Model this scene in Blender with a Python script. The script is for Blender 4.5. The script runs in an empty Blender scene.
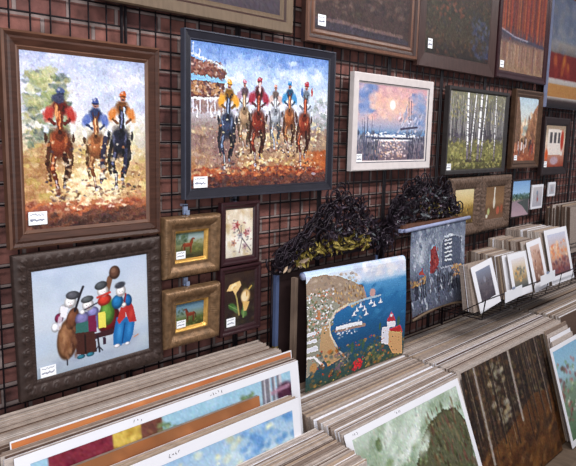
import bpy, math, random
import numpy as np
from mathutils import Vector, Matrix

C = bpy.context.scene.collection
PI = math.pi
R = math.radians
rnd = random.Random(7)

# ------------------------------------------------------------------ materials
def lin(c):
    return tuple(((x / 255) / 12.92 if x <= 10.3 else ((x / 255 + .055) / 1.055) ** 2.4) for x in c)

def nmat(name):
    m = bpy.data.materials.new(name)
    m.use_nodes = True
    nt = m.node_tree
    return m, nt, nt.nodes['Principled BSDF']

def plain(name, col, rough=.6, metal=0., spec=.28, var=.18, scale=30, stretch=(1, 1, 1), bump=.0):
    """Base colour broken up by a procedural noise of its own (grain, wear)."""
    m, nt, b = nmat(name)
    N, L = nt.nodes, nt.links
    tc = N.new('ShaderNodeTexCoord'); mp = N.new('ShaderNodeMapping'); mp.inputs['Scale'].default_value = stretch
    nz = N.new('ShaderNodeTexNoise'); nz.inputs['Scale'].default_value = scale; nz.inputs['Detail'].default_value = 5
    rp = N.new('ShaderNodeValToRGB')
    c = lin(col)
    rp.color_ramp.elements[0].position = .3; rp.color_ramp.elements[1].position = .7
    rp.color_ramp.elements[0].color = tuple(max(0, x * (1 - var)) for x in c) + (1,)
    rp.color_ramp.elements[1].color = tuple(min(1, x * (1 + var)) for x in c) + (1,)
    L.new(tc.outputs['Object'], mp.inputs[0]); L.new(mp.outputs[0], nz.inputs['Vector'])
    L.new(nz.outputs[0], rp.inputs[0]); L.new(rp.outputs[0], b.inputs['Base Color'])
    b.inputs['Roughness'].default_value = rough; b.inputs['Metallic'].default_value = metal
    b.inputs['Specular IOR Level'].default_value = spec
    if bump:
        bm_ = N.new('ShaderNodeBump'); bm_.inputs['Strength'].default_value = bump; bm_.inputs['Distance'].default_value = .004
        L.new(nz.outputs[0], bm_.inputs['Height']); L.new(bm_.outputs[0], b.inputs['Normal'])
    return m

def paint_mat(name, rough, bump, scale=140):
    m, nt, b = nmat(name)
    N, L = nt.nodes, nt.links
    at = N.new('ShaderNodeAttribute'); at.attribute_name = 'paint'
    tc = N.new('ShaderNodeTexCoord'); nz = N.new('ShaderNodeTexNoise')
    nz.inputs['Scale'].default_value = scale; nz.inputs['Detail'].default_value = 3
    bp = N.new('ShaderNodeBump'); bp.inputs['Strength'].default_value = bump; bp.inputs['Distance'].default_value = .003
    L.new(tc.outputs['Object'], nz.inputs['Vector']); L.new(nz.outputs[0], bp.inputs['Height']); L.new(bp.outputs[0], b.inputs['Normal'])
    L.new(at.outputs['Color'], b.inputs['Base Color'])
    b.inputs['Roughness'].default_value = rough; b.inputs['Specular IOR Level'].default_value = .3
    return m

M = {}
M['oil'] = paint_mat('oil_paint', .55, .35)
M['print'] = paint_mat('printed_paper', .45, .05)
M['walnut'] = plain('walnut', (66, 40, 30), .4, var=.3, scale=14, stretch=(1, 1, 8))
M['walnut_edge'] = plain('walnut_edge', (98, 66, 50), .35, var=.25, scale=14)
M['charcoal'] = plain('charcoal', (36, 35, 44), .4, var=.12, scale=20)
M['charcoal_edge'] = plain('charcoal_edge', (66, 68, 80), .35, var=.12, scale=20)
M['whitewash'] = plain('whitewash', (214, 205, 203), .55, var=.06, scale=25)
M['greydark'] = plain('greydark', (54, 50, 50), .5, var=.2, scale=25)
M['bronze'] = plain('bronze', (84, 62, 48), .4, metal=.2, var=.3, scale=30)
M['antique_gold'] = plain('antique_gold', (122, 94, 68), .38, metal=.35, var=.4, scale=45, bump=.5)
M['gilt'] = plain('gilt', (206, 160, 84), .3, metal=.6, var=.15, scale=40)
M['carved'] = plain('carved_dark', (60, 47, 43), .42, metal=.15, var=.25, scale=60, bump=.15)
M['carved_grey'] = plain('carved_grey', (104, 84, 72), .5, metal=.1, var=.5, scale=70, bump=.6)
M['mahogany'] = plain('mahogany', (52, 28, 32), .3, var=.25, scale=15, stretch=(1, 1, 6))
M['tan_frame'] = plain('tan_frame', (106, 88, 70), .5, var=.15, scale=14, stretch=(6, 1, 1))
M['umber'] = plain('umber', (64, 44, 40), .4, var=.25, scale=12, stretch=(6, 1, 1))
M['chestnut'] = plain('chestnut', (104, 70, 54), .35, var=.25, scale=12, stretch=(6, 1, 1))
M['espresso'] = plain('espresso', (40, 28, 28), .45, var=.2, scale=12)
M['wire'] = plain('black_wire', (26, 20, 24), .4, metal=.3, var=.2, scale=20)
M['iron'] = plain('wrought_iron', (38, 30, 38), .38, metal=.5, var=.6, scale=40)
M['iron_leaf'] = plain('iron_leaf', (52, 42, 52), .35, metal=.5, var=.7, scale=60)
M['gold_leaf'] = plain('gold_leaf', (128, 112, 50), .4, metal=.35, var=.6, scale=60)
M['pale_leaf'] = plain('pale_leaf', (190, 165, 140), .4, var=.4, scale=60)
M['grey_leaf'] = plain('grey_leaf', (84, 88, 92), .4, metal=.3, var=.6, scale=60)
M['mat'] = plain('mat_board', (232, 232, 238), .7, var=.02, scale=6)
M['core'] = plain('board_core', (196, 178, 160), .8, var=.2, scale=9, stretch=(1, 1, 1))
M['clip'] = plain('steel_clip', (170, 185, 215), .3, metal=.6, var=.15, scale=60)
M['ink'] = plain('pencil_ink', (70, 65, 75), .6, var=.2)
M['tagpaper'] = plain('label_paper', (236, 238, 244), .6, var=.02)
M['ply'] = plain('bin_board', (96, 80, 66), .7, var=.2, scale=8, stretch=(6, 1, 1))
M['canvas_edge'] = plain('canvas_edge', (150, 158, 190), .7, var=.12, scale=20)
EDGE = []
for k, c in enumerate([(170, 156, 147), (150, 136, 127), (186, 173, 165), (130, 112, 101), (204, 195, 189), (160, 144, 133), (226, 224, 230), (86, 66, 56), (172, 150, 130)]):
    EDGE.append(plain('board_edge', c, .85, var=.22, scale=10, stretch=(3, 12, 12)))
EW = [6, 6, 5, 4, 4, 6, 2, 2, 3]

# ------------------------------------------------------------------ mesh helpers
def obj(name, verts, faces, mats, parent=None, mi=None, smooth=False, loc=None):
    me = bpy.data.meshes.new(name)
    me.from_pydata([tuple(v) for v in verts], [], faces)
    for m in (mats if isinstance(mats, (list, tuple)) else [mats]): me.materials.append(m)
    if mi is not None: me.polygons.foreach_set('material_index', mi)
    if smooth: me.polygons.foreach_set('use_smooth', [True] * len(me.polygons))
    me.update()
    o = bpy.data.objects.new(name, me); C.objects.link(o)
    if parent: o.parent = parent
    if loc: o.location = loc
    return o

def thing(name, label, cat, loc=(0, 0, 0), rot=(0, 0, 0), group=None):
    o = bpy.data.objects.new(name, None); C.objects.link(o)
    o.location = loc; o.rotation_euler = rot; o.empty_display_size = .1
    return tag(o, label, cat, group)

def tag(o, label, cat, group=None):
    o['label'] = label; o['category'] = cat
    if group: o['group'] = group
    return o

class MB:
    def __init__(s): s.v = []; s.f = []; s.m = []
    def add(s, v, f, mi=0):
        n = len(s.v); s.v += [tuple(p) for p in v]; s.f += [tuple(i + n for i in q) for q in f]; s.m += [mi] * len(f)
    def box(s, x0, x1, y0, y1, z0, z1, mi=0, top=None, front=None):
        v = [(x0, y0, z0), (x1, y0, z0), (x1, y1, z0), (x0, y1, z0), (x0, y0, z1), (x1, y0, z1), (x1, y1, z1), (x0, y1, z1)]
        s.add(v, [(0, 3, 2, 1), (2, 3, 7, 6), (1, 2, 6, 5), (3, 0, 4, 7)], mi)
        s.add([v[4], v[5], v[6], v[7]], [(0, 1, 2, 3)], mi if top is None else top)
        s.add([v[0], v[1], v[5], v[4]], [(0, 1, 2, 3)], mi if front is None else front)
    def tube(s, pts, r, n=6, mi=0, r1=None):
        pts = [Vector(p) for p in pts]; k = len(pts); vv = []; ff = []
        up = Vector((0, 1, 0))
        for i, p in enumerate(pts):
            t = (pts[min(i + 1, k - 1)] - pts[max(i - 1, 0)]).normalized()
            a = t.cross(up)
            if a.length < 1e-3: a = t.cross(Vector((1, 0, 0)))
            a.normalize(); b = t.cross(a)
            rr = r if r1 is None else r + (r1 - r) * i / (k - 1)
            for j in range(n):
                w = 2 * PI * j / n
                vv.append(p + a * (rr * math.cos(w)) + b * (rr * math.sin(w)))
        for i in range(k - 1):
            for j in range(n):
                ff.append((i * n + j, i * n + (j + 1) % n, (i + 1) * n + (j + 1) % n, (i + 1) * n + j))
        ff.append(tuple(range(n - 1, -1, -1))); ff.append(tuple((k - 1) * n + j for j in range(n)))
        s.add(vv, ff, mi)
    def build(s, name, mats, parent=None, smooth=False, loc=None):
        return obj(name, s.v, s.f, mats, parent, s.m, smooth, loc)

# ------------------------------------------------------------------ a small painter for the pictures
class Pic:
    """Colours of a picture on an w x h metre canvas; u, v run 0..1 from its top left; sizes are in canvas heights."""
    def __init__(s, w, h, res, seed=1):
        s.nx = max(8, int(w * res)); s.ny = max(8, int(h * res)); s.asp = w / h
        s.a = np.zeros((s.ny, s.nx, 3)); s.sat = .9; s.con = 1.14; s.r = random.Random(seed); s.nr = np.random.RandomState(seed)
        u = (np.arange(s.nx)) / (s.nx - 1); v = (np.arange(s.ny)) / (s.ny - 1)
        s.X, s.Y = np.meshgrid(u * s.asp, v)
    def grad(s, stops, horiz=False):
        t = (s.X / s.asp) if horiz else s.Y
        ps = [q[0] for q in stops]
        for k in range(3): s.a[..., k] = np.interp(t, ps, [q[1][k] / 255 for q in stops])
        return s
    def _box(s, x0, x1, y0, y1):
        i0 = max(0, int(y0 * (s.ny - 1)) - 1); i1 = min(s.ny, int(y1 * (s.ny - 1)) + 3)
        j0 = max(0, int(x0 / s.asp * (s.nx - 1)) - 1); j1 = min(s.nx, int(x1 / s.asp * (s.nx - 1)) + 3)
        return (slice(i0, max(i0, i1)), slice(j0, max(j0, j1)))
    def _put(s, sl, m, col):
        c = np.array(col) / 255; s.a[sl] = s.a[sl] * (1 - m[..., None]) + c * m[..., None]
    def ell(s, p, rx, ry, col, a=1., rot=0., soft=.35):
        cx, cy = p[0] * s.asp, p[1]; q = max(rx, ry) * 1.1
        sl = s._box(cx - q, cx + q, cy - q, cy + q)
        x = s.X[sl] - cx; y = s.Y[sl] - cy; c_, s_ = math.cos(R(rot)), math.sin(R(rot))
        d = np.sqrt(((x * c_ + y * s_) / rx) ** 2 + ((-x * s_ + y * c_) / ry) ** 2)
        s._put(sl, np.clip((1 - d) / soft, 0, 1) * a, col); return s
    def poly(s, pts, col, a=1.):
        P = [(p[0] * s.asp, p[1]) for p in pts]
        sl = s._box(min(p[0] for p in P), max(p[0] for p in P), min(p[1] for p in P), max(p[1] for p in P))
        x = s.X[sl]; y = s.Y[sl]; ins = np.zeros(x.shape, bool)
        for (x0, y0), (x1, y1) in zip(P, P[1:] + P[:1]):
            if y0 == y1: continue
            ins ^= ((y0 > y) != (y1 > y)) & (x < (x1 - x0) * (y - y0) / (y1 - y0) + x0)
        s._put(sl, ins * a, col); return s
    def line(s, pts, w, col, a=1., w1=None):
        P = [(p[0] * s.asp, p[1]) for p in pts]; n = len(P) - 1
        for k in range(n):
            (x0, y0), (x1, y1) = P[k], P[k + 1]
            ww = w if w1 is None else w + (w1 - w) * (k + .5) / n
            sl = s._box(min(x0, x1) - ww, max(x0, x1) + ww, min(y0, y1) - ww, max(y0, y1) + ww)
            x = s.X[sl]; y = s.Y[sl]; L2 = (x1 - x0) ** 2 + (y1 - y0) ** 2 + 1e-9
            t = np.clip(((x - x0) * (x1 - x0) + (y - y0) * (y1 - y0)) / L2, 0, 1)
            d = np.hypot(x - x0 - t * (x1 - x0), y - y0 - t * (y1 - y0))
            px = 1.0 / s.ny
            s._put(sl, np.clip((ww / 2 + px * .6 - d) / px, 0, 1) * a, col)
        return s
    def dabs(s, n, box, cols, size, el=1.6, ang=0, spread=30, a=.7, jit=14):
        for _ in range(n):
            u = s.r.uniform(box[0], box[2]); v = s.r.uniform(box[1], box[3])
            c = s.r.choice(cols); j = s.r.uniform(-jit, jit)
            z = size * s.r.uniform(.5, 1.4)
            s.ell((u, v), z * el, z, tuple(min(255, max(0, q + j)) for q in c), a, ang + s.r.uniform(-spread, spread), .6)
        return s
    def warp(s, amp, step):
        """Shake the outlines a little, as a loaded brush does."""
        def field():
            gy, gx = int(1 / step) + 2, int(s.asp / step) + 2
            g = s.nr.normal(0, 1, (gy, gx)); yi = s.Y * (gy - 1.001); xi = s.X / s.asp * (gx - 1.001)
            y0 = yi.astype(int); x0 = xi.astype(int); fy = yi - y0; fx = xi - x0
            return g[y0, x0] * (1 - fy) * (1 - fx) + g[y0 + 1, x0] * fy * (1 - fx) + g[y0, x0 + 1] * (1 - fy) * fx + g[y0 + 1, x0 + 1] * fy * fx
        i = np.clip((s.Y + field() * amp) * (s.ny - 1), 0, s.ny - 1).astype(int)
        j = np.clip((s.X + field() * amp) / s.asp * (s.nx - 1), 0, s.nx - 1).astype(int)
        s.a = s.a[i, j]; return s
    def impress(s, n, size, el=1.8, ang=70, spread=60, jit=22, a=.75):
        """Short strokes that take up the colour below them."""
        src = s.a.copy()
        for _ in range(n):
            u, v = s.r.random(), s.r.random()
            c = src[int(v * (s.ny - 1)), int(u * (s.nx - 1))] * 255; j = s.r.uniform(-jit, jit); z = size * s.r.uniform(.5, 1.4)
            s.ell((u, v), z * el, z, [min(255, max(0, q + j + s.r.uniform(-6, 6))) for q in c], a, ang + s.r.uniform(-spread, spread), .5)
        return s
    def round(s, p, rx, ry, col, rot=0.):
        """A rounded painted form with its own modelling, as naive paintings have."""
        s.ell(p, rx, ry, tuple(q * .62 for q in col), 1, rot, .12)
        s.ell((p[0] - rx * .1 / s.asp, p[1] - ry * .1), rx * .88, ry * .88, col, 1, rot, .45)
        s.ell((p[0] - rx * .25 / s.asp, p[1] - ry * .3), rx * .45, ry * .45, tuple(min(255, q * 1.18 + 14) for q in col), .6, rot, .9); return s
    def sharpen(s, k=.8, n=2):
        """Crisper, drier edges to the strokes."""
        q = np.pad(s.a, ((n, n), (n, n), (0, 0)), 'edge'); b = np.zeros_like(s.a)
        for i in range(2 * n + 1):
            for j in range(2 * n + 1): b += q[i:i + s.ny, j:j + s.nx]
        s.a = np.clip(s.a + k * (s.a - b / (2 * n + 1) ** 2), 0, 1); return s
    def grain(s, k=.03):
        s.a = np.clip(s.a + s.nr.normal(0, k, s.a.shape[:2])[..., None] + s.nr.normal(0, k * .5, s.a.shape), 0, 1); return s
    def linear(s):
        g = s.a.mean(2, keepdims=True); a = np.clip(((g + (s.a - g) * s.sat) - .5) * s.con + .49, .02, 1); return np.where(a <= .04045, a / 12.92, ((a + .055) / 1.055) ** 2.4)

def sheet(name, w, h, pic, mat, parent=None, shape=None, y=0.):
    """The picture surface: a fine grid carrying the picture's colours. shape(u, v) -> (x, y, z) may bend it."""
    nx, ny = pic.nx, pic.ny
    u = np.arange(nx) / (nx - 1); v = np.arange(ny) / (ny - 1); U, V = np.meshgrid(u, v)
    if shape: X, Y, Z = shape(U, V)
    else: X = (U - .5) * w; Y = np.full(U.shape, y); Z = (.5 - V) * h
    co = np.stack([X, Y, Z], -1).reshape(-1, 3)
    i = np.arange(ny - 1)[:, None] * nx + np.arange(nx - 1)[None]
    f = np.stack([i, i + nx, i + nx + 1, i + 1], -1).reshape(-1, 4)
    me = bpy.data.meshes.new(name)
    me.vertices.add(len(co)); me.vertices.foreach_set('co', co.ravel())
    me.loops.add(f.size); me.loops.foreach_set('vertex_index', f.ravel())
    me.polygons.add(len(f)); me.polygons.foreach_set('loop_start', np.arange(len(f)) * 4)
    me.polygons.foreach_set('loop_total', np.full(len(f), 4))
    me.update(calc_edges=True)
    ca = me.color_attributes.new('paint', 'FLOAT_COLOR', 'POINT')
    ca.data.foreach_set('color', np.concatenate([pic.linear().reshape(-1, 3), np.ones((len(co), 1))], 1).ravel())
    me.materials.append(mat)
    me.polygons.foreach_set('use_smooth', [True] * len(f))
    o = bpy.data.objects.new(name, me); C.objects.link(o)
    if parent: o.parent = parent
    return o

# ------------------------------------------------------------------ frames
def frame_mesh(W, H, prof, mats, parent, seg=1, relief=None, name='frame'):
    """prof: list of (inset from the outer edge, height towards the viewer, material index). Mitred corners."""
    v = []; f = []; mi = []; n = 4 * seg
    for (d, h, _) in prof:
        x, z = W / 2 - d, H / 2 - d
        cs = [(-x, -z), (x, -z), (x, z), (-x, z)]
        for k in range(4):
            a, b = cs[k], cs[(k + 1) % 4]
            L = math.hypot(b[0] - a[0], b[1] - a[1])
            for i in range(seg):
                t = i / seg
                hh = h + (relief(t * L + d, d, L) if relief and 0 < h else 0)
                v.append((a[0] + (b[0] - a[0]) * t, -hh, a[1] + (b[1] - a[1]) * t))
    for p in range(len(prof) - 1):
        for i in range(n):
            j = (i + 1) % n
            f.append((p * n + i, p * n + j, (p + 1) * n + j, (p + 1) * n + i)); mi.append(prof[p + 1][2])
    return obj(name, v, f, mats, parent, mi, smooth=bool(relief))

def price_tag(parent, x, z, y, w=.045, h=.035, seed=3):
    p = Pic(w, h, 900, seed).grad([(0, (238, 240, 246)), (1, (238, 240, 246))])
    r = random.Random(seed)
    for vv, ww in ((.22, .05), (.62, .09)):
        u = .1
        while u < .82:
            du = r.uniform(.03, .08); p.line([(u, vv + r.uniform(-.04, .04)), (u + du, vv + r.uniform(-.1, .1))], ww, (90, 95, 120), .75); u += du + .03
    b = MB(); b.box(x - w / 2, x + w / 2, y, y + .0015, z - h / 2, z + h / 2)
    o = b.build('price_tag', M['tagpaper'], parent)
    s_ = sheet('tag_print', w, h, p, M['print'], o); s_.location = (x, y - .0006, z)
    return o

def picture(label, x0, x1, z0, z1, prof, mats, pic, y=-.012, roll=0., tagpos=None, cat='painting', seg=1, relief=None, tilt=0., group=None, mat='oil', tagw=.045, tagh=.035):
    W, H = x1 - x0, z1 - z0
    t = thing('framed_picture', label, cat, ((x0 + x1) / 2, y, (z0 + z1) / 2), (tilt, roll, 0), group)
    frame_mesh(W, H, prof, mats, t, seg, relief)
    b = prof[-1][0]; hc = prof[-1][1]
    o = sheet('canvas', W - 2 * b, H - 2 * b, pic, M[mat], t); o.location = (0, -hc, 0)
    bb = MB(); bb.box(-W / 2 + .004, W / 2 - .004, -.004, .004, -H / 2 + .004, H / 2 - .004); bb.build('backing_board', M['espresso'], t)
    if tagpos: price_tag(t, (tagpos[0] - .5) * (W - 2 * b), (.5 - tagpos[1]) * (H - 2 * b), -hc - .004, tagw, tagh, seed=int(x0 * 100))
    return t

# ------------------------------------------------------------------ the setting
def brick_material():
    m, nt, b = nmat('red_brick')
    N, L = nt.nodes, nt.links
    tc = N.new('ShaderNodeTexCoord'); sx = N.new('ShaderNodeSeparateXYZ'); cx = N.new('ShaderNodeCombineXYZ')
    L.new(tc.outputs['Object'], sx.inputs[0]); L.new(sx.outputs['X'], cx.inputs['X']); L.new(sx.outputs['Z'], cx.inputs['Y'])
    br = N.new('ShaderNodeTexBrick'); br.inputs['Scale'].default_value = 1
    br.inputs['Brick Width'].default_value = .205; br.inputs['Row Height'].default_value = .076
    br.inputs['Mortar Size'].default_value = .009; br.inputs['Mortar Smooth'].default_value = .25; br.inputs['Bias'].default_value = 0
    br.inputs['Color1'].default_value = lin((138, 88, 78)) + (1,); br.inputs['Color2'].default_value = lin((98, 60, 57)) + (1,)
    br.inputs['Mortar'].default_value = lin((142, 124, 120)) + (1,)
    L.new(cx.outputs[0], br.inputs['Vector'])
    nz = N.new('ShaderNodeTexNoise'); nz.inputs['Scale'].default_value = 14; nz.inputs['Detail'].default_value = 8
    L.new(tc.outputs['Object'], nz.inputs['Vector'])
    rp = N.new('ShaderNodeValToRGB'); rp.color_ramp.elements[0].position = .3; rp.color_ramp.elements[1].position = .72
    rp.color_ramp.elements[0].color = (.45, .45, .45, 1); rp.color_ramp.elements[1].color = (1.25, 1.25, 1.25, 1)
    mx = N.new('ShaderNodeMix'); mx.data_type = 'RGBA'; mx.blend_type = 'MULTIPLY'; mx.inputs['Factor'].default_value = 1
    L.new(nz.outputs[0], rp.inputs[0]); L.new(br.outputs['Color'], mx.inputs['A']); L.new(rp.outputs[0], mx.inputs['B'])
    L.new(mx.outputs['Result'], b.inputs['Base Color'])
    ad = N.new('ShaderNodeMath'); ad.operation = 'MULTIPLY_ADD'; ad.inputs[1].default_value = -1.
    L.new(br.outputs['Fac'], ad.inputs[0]); L.new(nz.outputs[0], ad.inputs[2])
    bp = N.new('ShaderNodeBump'); bp.inputs['Strength'].default_value = .9; bp.inputs['Distance'].default_value = .008
    L.new(ad.outputs[0], bp.inputs['Height']); L.new(bp.outputs[0], b.inputs['Normal'])
    b.inputs['Roughness'].default_value = .85
    return m

mb = MB(); mb.box(-1.5, 9.5, .05, .2, 0, 3.4)
w = mb.build('wall_back', brick_material()); w['kind'] = 'structure'
mb = MB(); mb.box(-1.5, 9.5, -4.5, .2, -.1, 0)
fl = mb.build('floor', plain('floor_tile', (120, 108, 98), .5, var=.12, scale=4)); fl['kind'] = 'structure'
mb = MB(); mb.box(-1.5, 9.5, -.02, .05, 0, .1)
o = mb.build('baseboard_back', M['espresso']); o['kind'] = 'structure'

# wire grid panels, two feet wide, hung edge to edge in front of the bricks
G = .0762
def grid_panel():
    b = MB(); w0 = 8 * G; h = 2.98
    for k in range(9):
        r = .007 if k in (0, 8) else .0036
        x = k * G if 0 < k < 8 else (.009 if k == 0 else w0 - .009)
        b.tube([(x, 0, 0), (x, 0, h)], r, 6)
    n = int(h / G)
    for k in range(n + 1):
        z = k * G
        b.tube([(.009, .006, z), (w0 - .009, .006, z)], .0036, 6)
    return b
gp = grid_panel().build('wire_grid_panel', M['wire'])
tag(gp, 'black wire grid panel fixed over the brick wall to hang paintings on', 'grid panel', 'black wire grid panels on the brick wall')
gp.location = (.23, .02, .3)
for k in range(1, 12):
    q = gp.copy(); C.objects.link(q); q.location.x = .23 + k * 8 * G

# ------------------------------------------------------------------ the pictures on the wall
def rider(p, c, s, coat, hi, jac, cap, knee=(215, 220, 235), dust=(215, 185, 140), hoof=(200, 200, 215), face=(170, 120, 104), lean=0.):
    """A jockey on a galloping horse seen head on; c = middle of the cap, s = height from cap to leading hoof."""
    A = p.asp; u = lambda x: x * s / A
    dk = tuple(q * .42 for q in coat); X = lambda x, y: (c[0] + u(x + lean * y), c[1] + y * s)
    md = tuple((a_ + b_) / 2 for a_, b_ in zip(dk, coat)); jd = tuple(q * .55 for q in jac); jl = tuple(q * .8 + 45 for q in jac)
    for q in (-1, 1):
        p.line([X(q * .10, .5), X(q * .12, .68), X(q * .085, .84)], .05 * s, dk, .75, .025 * s)
    p.ell(X(0, .5), .15 * s, .2 * s, dk, .85, 0, .5)
    p.ell(X(.01, .5), .125 * s, .17 * s, md, 1, 0, .5); p.ell(X(-.02, .47), .09 * s, .13 * s, coat, .95, 0, .6)
    for q in (-1, 1):
        p.ell(X(q * .07 - .01, .47), .022 * s, .09 * s, hi, .6, q * 8, .8)
        p.ell(X(q * .135, .36), .034 * s, .05 * s, knee, .9, q * 15, .6)
        p.ell(X(q * .14, .44), .022 * s, .06 * s, dk, .8)
    p.line([X(-.045, .6), X(-.075, .72), X(-.03, .84), X(-.015, .98)], .06 * s, md, 1, .03 * s)
    p.line([X(.05, .6), X(.085, .74), X(.05, .82), X(.055, .9)], .055 * s, dk, 1, .03 * s)
    p.line([X(-.055, .62), X(-.078, .72)], .02 * s, hi, .6); p.ell(X(-.07, .73), .02 * s, .02 * s, hi, .7)
    p.ell(X(-.012, .985), .022 * s, .026 * s, hoof, .85); p.ell(X(.055, .9), .018 * s, .02 * s, hoof, .6); p.line([X(-.03, .84), X(-.018, .94)], .014 * s, (226, 220, 226), .6)
    p.ell(X(0, .16), .10 * s, .1 * s, jd, 1, 0, .4)
    for q in (-1, 1):
        p.ell(X(q * .11, .22), .062 * s, .095 * s, jac, 1, -q * 25, .5); p.ell(X(q * .115 - .01, .19), .025 * s, .05 * s, jl, .55, -q * 20, .8)
        p.line([X(q * .10, .27), X(q * .05, .31)], .03 * s, jd, .9)
    p.ell(X(0, .05), .036 * s, .045 * s, face); p.ell(X(0, .065), .02 * s, .012 * s, (60, 50, 60), .7); p.ell(X(0, .012), .048 * s, .042 * s, cap); p.ell(X(0, .035), .05 * s, .012 * s, tuple(q * .5 for q in cap), .8); p.ell(X(-.012, -.005), .018 * s, .014 * s, (230, 225, 235), .45)
    p.ell(X(0, .28), .042 * s, .13 * s, md); p.ell(X(-.012, .27), .022 * s, .10 * s, coat, .9); p.line([X(-.004, .2), X(0, .36)], .014 * s, hi, .85); p.ell(X(0, .39), .026 * s, .026 * s, dk); p.ell(X(0, .43), .05 * s, .05 * s, dk, .5)
    for q in (-1, 1): p.line([X(q * .026, .19), X(q * .034, .145)], .018 * s, dk)
    p.dabs(26, (c[0] - u(.16), c[1] + .93 * s, c[0] + u(.16), c[1] + 1.05 * s), [dust, (235, 215, 180), dk, (120, 80, 60), (90, 70, 80)], .018 * s, a=.6)

# --- three riders galloping (walnut frame)
W1, H1 = .51, .635
p = Pic(W1, H1, 380, 11).grad([(0, (160, 172, 205)), (.16, (200, 203, 218)), (.36, (216, 215, 218)), (.5, (205, 190, 160)), (.66, (196, 160, 110)), (.8, (205, 165, 115)), (.88, (176, 106, 70)), (.94, (128, 76, 56)), (1, (84, 58, 50))])
p.dabs(90, (0, .0, 1, .3), [(170, 182, 212), (205, 208, 226), (225, 222, 230), (188, 190, 215)], .05, a=.35)
p.dabs(220, (.02, .10, .34, .56), [(104, 120, 104), (84, 98, 84), (140, 146, 110), (166, 160, 104), (96, 108, 110)], .02, a=.6)
p.dabs(60, (.06, .08, .26, .3), [(178, 176, 120), (150, 160, 110), (200, 196, 150)], .02, a=.6)
p.dabs(90, (.55, .35, 1, .6), [(205, 198, 185), (190, 185, 180), (215, 205, 175)], .03, a=.45)
p.dabs(60, (.0, .5, .2, .85), [(150, 104, 70), (176, 130, 84)], .03, a=.5); p.dabs(260, (0, .5, 1, .84), [(206, 178, 128), (180, 140, 90), (220, 200, 150), (190, 150, 110), (150, 110, 80), (200, 180, 100)], .022, 1.8, a=.5)
p.dabs(70, (.3, .66, .75, .88), [(240, 222, 180), (232, 205, 150), (246, 232, 200)], .025, 1.8, a=.65)
p.dabs(110, (0, .85, 1, .93), [(186, 98, 58), (160, 84, 60), (206, 126, 80), (130, 70, 60), (190, 140, 106)], .018, 2.6, 0, 12, a=.6)
p.dabs(160, (0, .91, 1, 1), [(90, 62, 54), (120, 74, 58), (70, 52, 50)], .018, 2.6, 0, 12, a=.6)
p.warp(.004, .02).impress(2600, .009, spread=80, a=.6)
rider(p, (0.562, 0.247), 0.5493, (176, 108, 66), (226, 176, 124), (92, 112, 176), (72, 90, 150), face=(150, 110, 100))
rider(p, (0.285, 0.200), 0.6209, (150, 70, 40), (216, 130, 80), (178, 56, 48), (74, 88, 130), face=(120, 84, 90), lean=-.04)
p.ell((0.270, 0.248), 0.0478, 0.0358, (58, 64, 92), .9); p.ell((0.251, 0.328), 0.0143, 0.0537, (216, 150, 96), .9)
rider(p, (0.803, 0.194), 0.5971, (44, 44, 62), (120, 124, 160), (206, 124, 58), (196, 104, 44), face=(170, 110, 84), lean=-.09)
p.line([(0.810, 0.286), (0.816, 0.403)], 0.0096, (190, 200, 225), .9)
p.line([(0.639, 0.473), (0.609, 0.607), (0.606, 0.724)], 0.0358, (50, 50, 74), .9, 0.0179)
p.line([(0.821, 0.547), (0.800, 0.685)], 0.0299, (54, 56, 80), .9, 0.0179)
p.dabs(120, (.3, .6, .8, .9), [(244, 226, 190), (236, 212, 170), (250, 240, 220)], .012, 1.6, a=.55)
p.dabs(160, (.15, .5, .95, .88), [(230, 205, 165), (120, 70, 50), (245, 235, 215), (60, 50, 70), (216, 140, 90)], .009, 1.6, a=.55)
p.warp(.003, .015).impress(3000, .0036, a=.55)
p.sharpen(.75).grain(.025)
picture('tall oil painting of three jockeys galloping forward in a wide walnut brown frame', .935, 1.575, 1.67, 2.435,
        [(0, 0, 0), (0, .03, 1), (.008, .036, 1), (.02, .03, 0), (.028, .034, 0), (.05, .026, 0), (.054, .028, 1), (.065, .02, 1)], [M['walnut'], M['walnut_edge']], p, tagpos=(.085, .935), tagw=.07, tagh=.048)

# --- six riders racing beside a grandstand (charcoal frame)
p = Pic(.911, .626, 350, 12).grad([(0, (104, 140, 202)), (.14, (150, 178, 222)), (.34, (206, 216, 236)), (.45, (190, 188, 200)), (.56, (150, 130, 124)), (.74, (164, 136, 112)), (.84, (170, 120, 84)), (.9, (160, 82, 52)), (.95, (104, 62, 54)), (1, (74, 52, 54))])
p.dabs(110, (.1, .05, 1, .42), [(222, 228, 240), (206, 216, 236), (170, 192, 228), (236, 236, 244)], .045, a=.4)
p.dabs(60, (0, 0, 1, .12), [(84, 122, 194), (120, 152, 212)], .03, a=.4)
p.poly([(-0.001, 0.105), (0.112, 0.133), (0.214, 0.152), (0.214, 0.182), (0.190, 0.359), (-0.002, 0.380)], (112, 70, 66))
p.dabs(170, (0.001, 0.122) + (0.195, 0.202), [(136, 84, 72), (90, 60, 68), (164, 116, 96), (112, 66, 60), (190, 166, 156)], .012, a=.8)
p.poly([(-0.001, 0.083), (0.112, 0.124), (0.214, 0.161), (0.214, 0.149), (0.112, 0.110), (-0.001, 0.069)], (196, 206, 226))
p.poly([(-0.001, 0.213), (0.207, 0.233), (0.207, 0.257), (-0.001, 0.251)], (132, 176, 214))
p.dabs(170, (0.001, 0.264) + (0.190, 0.346), [(160, 106, 70), (104, 64, 58), (190, 146, 104), (86, 60, 70), (206, 186, 172)], .012, a=.8)
for q in (75, 110, 160, 190): p.line([(0.012, 0.013) if q == 75 else (0.048, 0.047), (0.012, 0.081) if q == 75 else (0.048, 0.098)], 0.0078, (220, 226, 238), .7)
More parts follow.
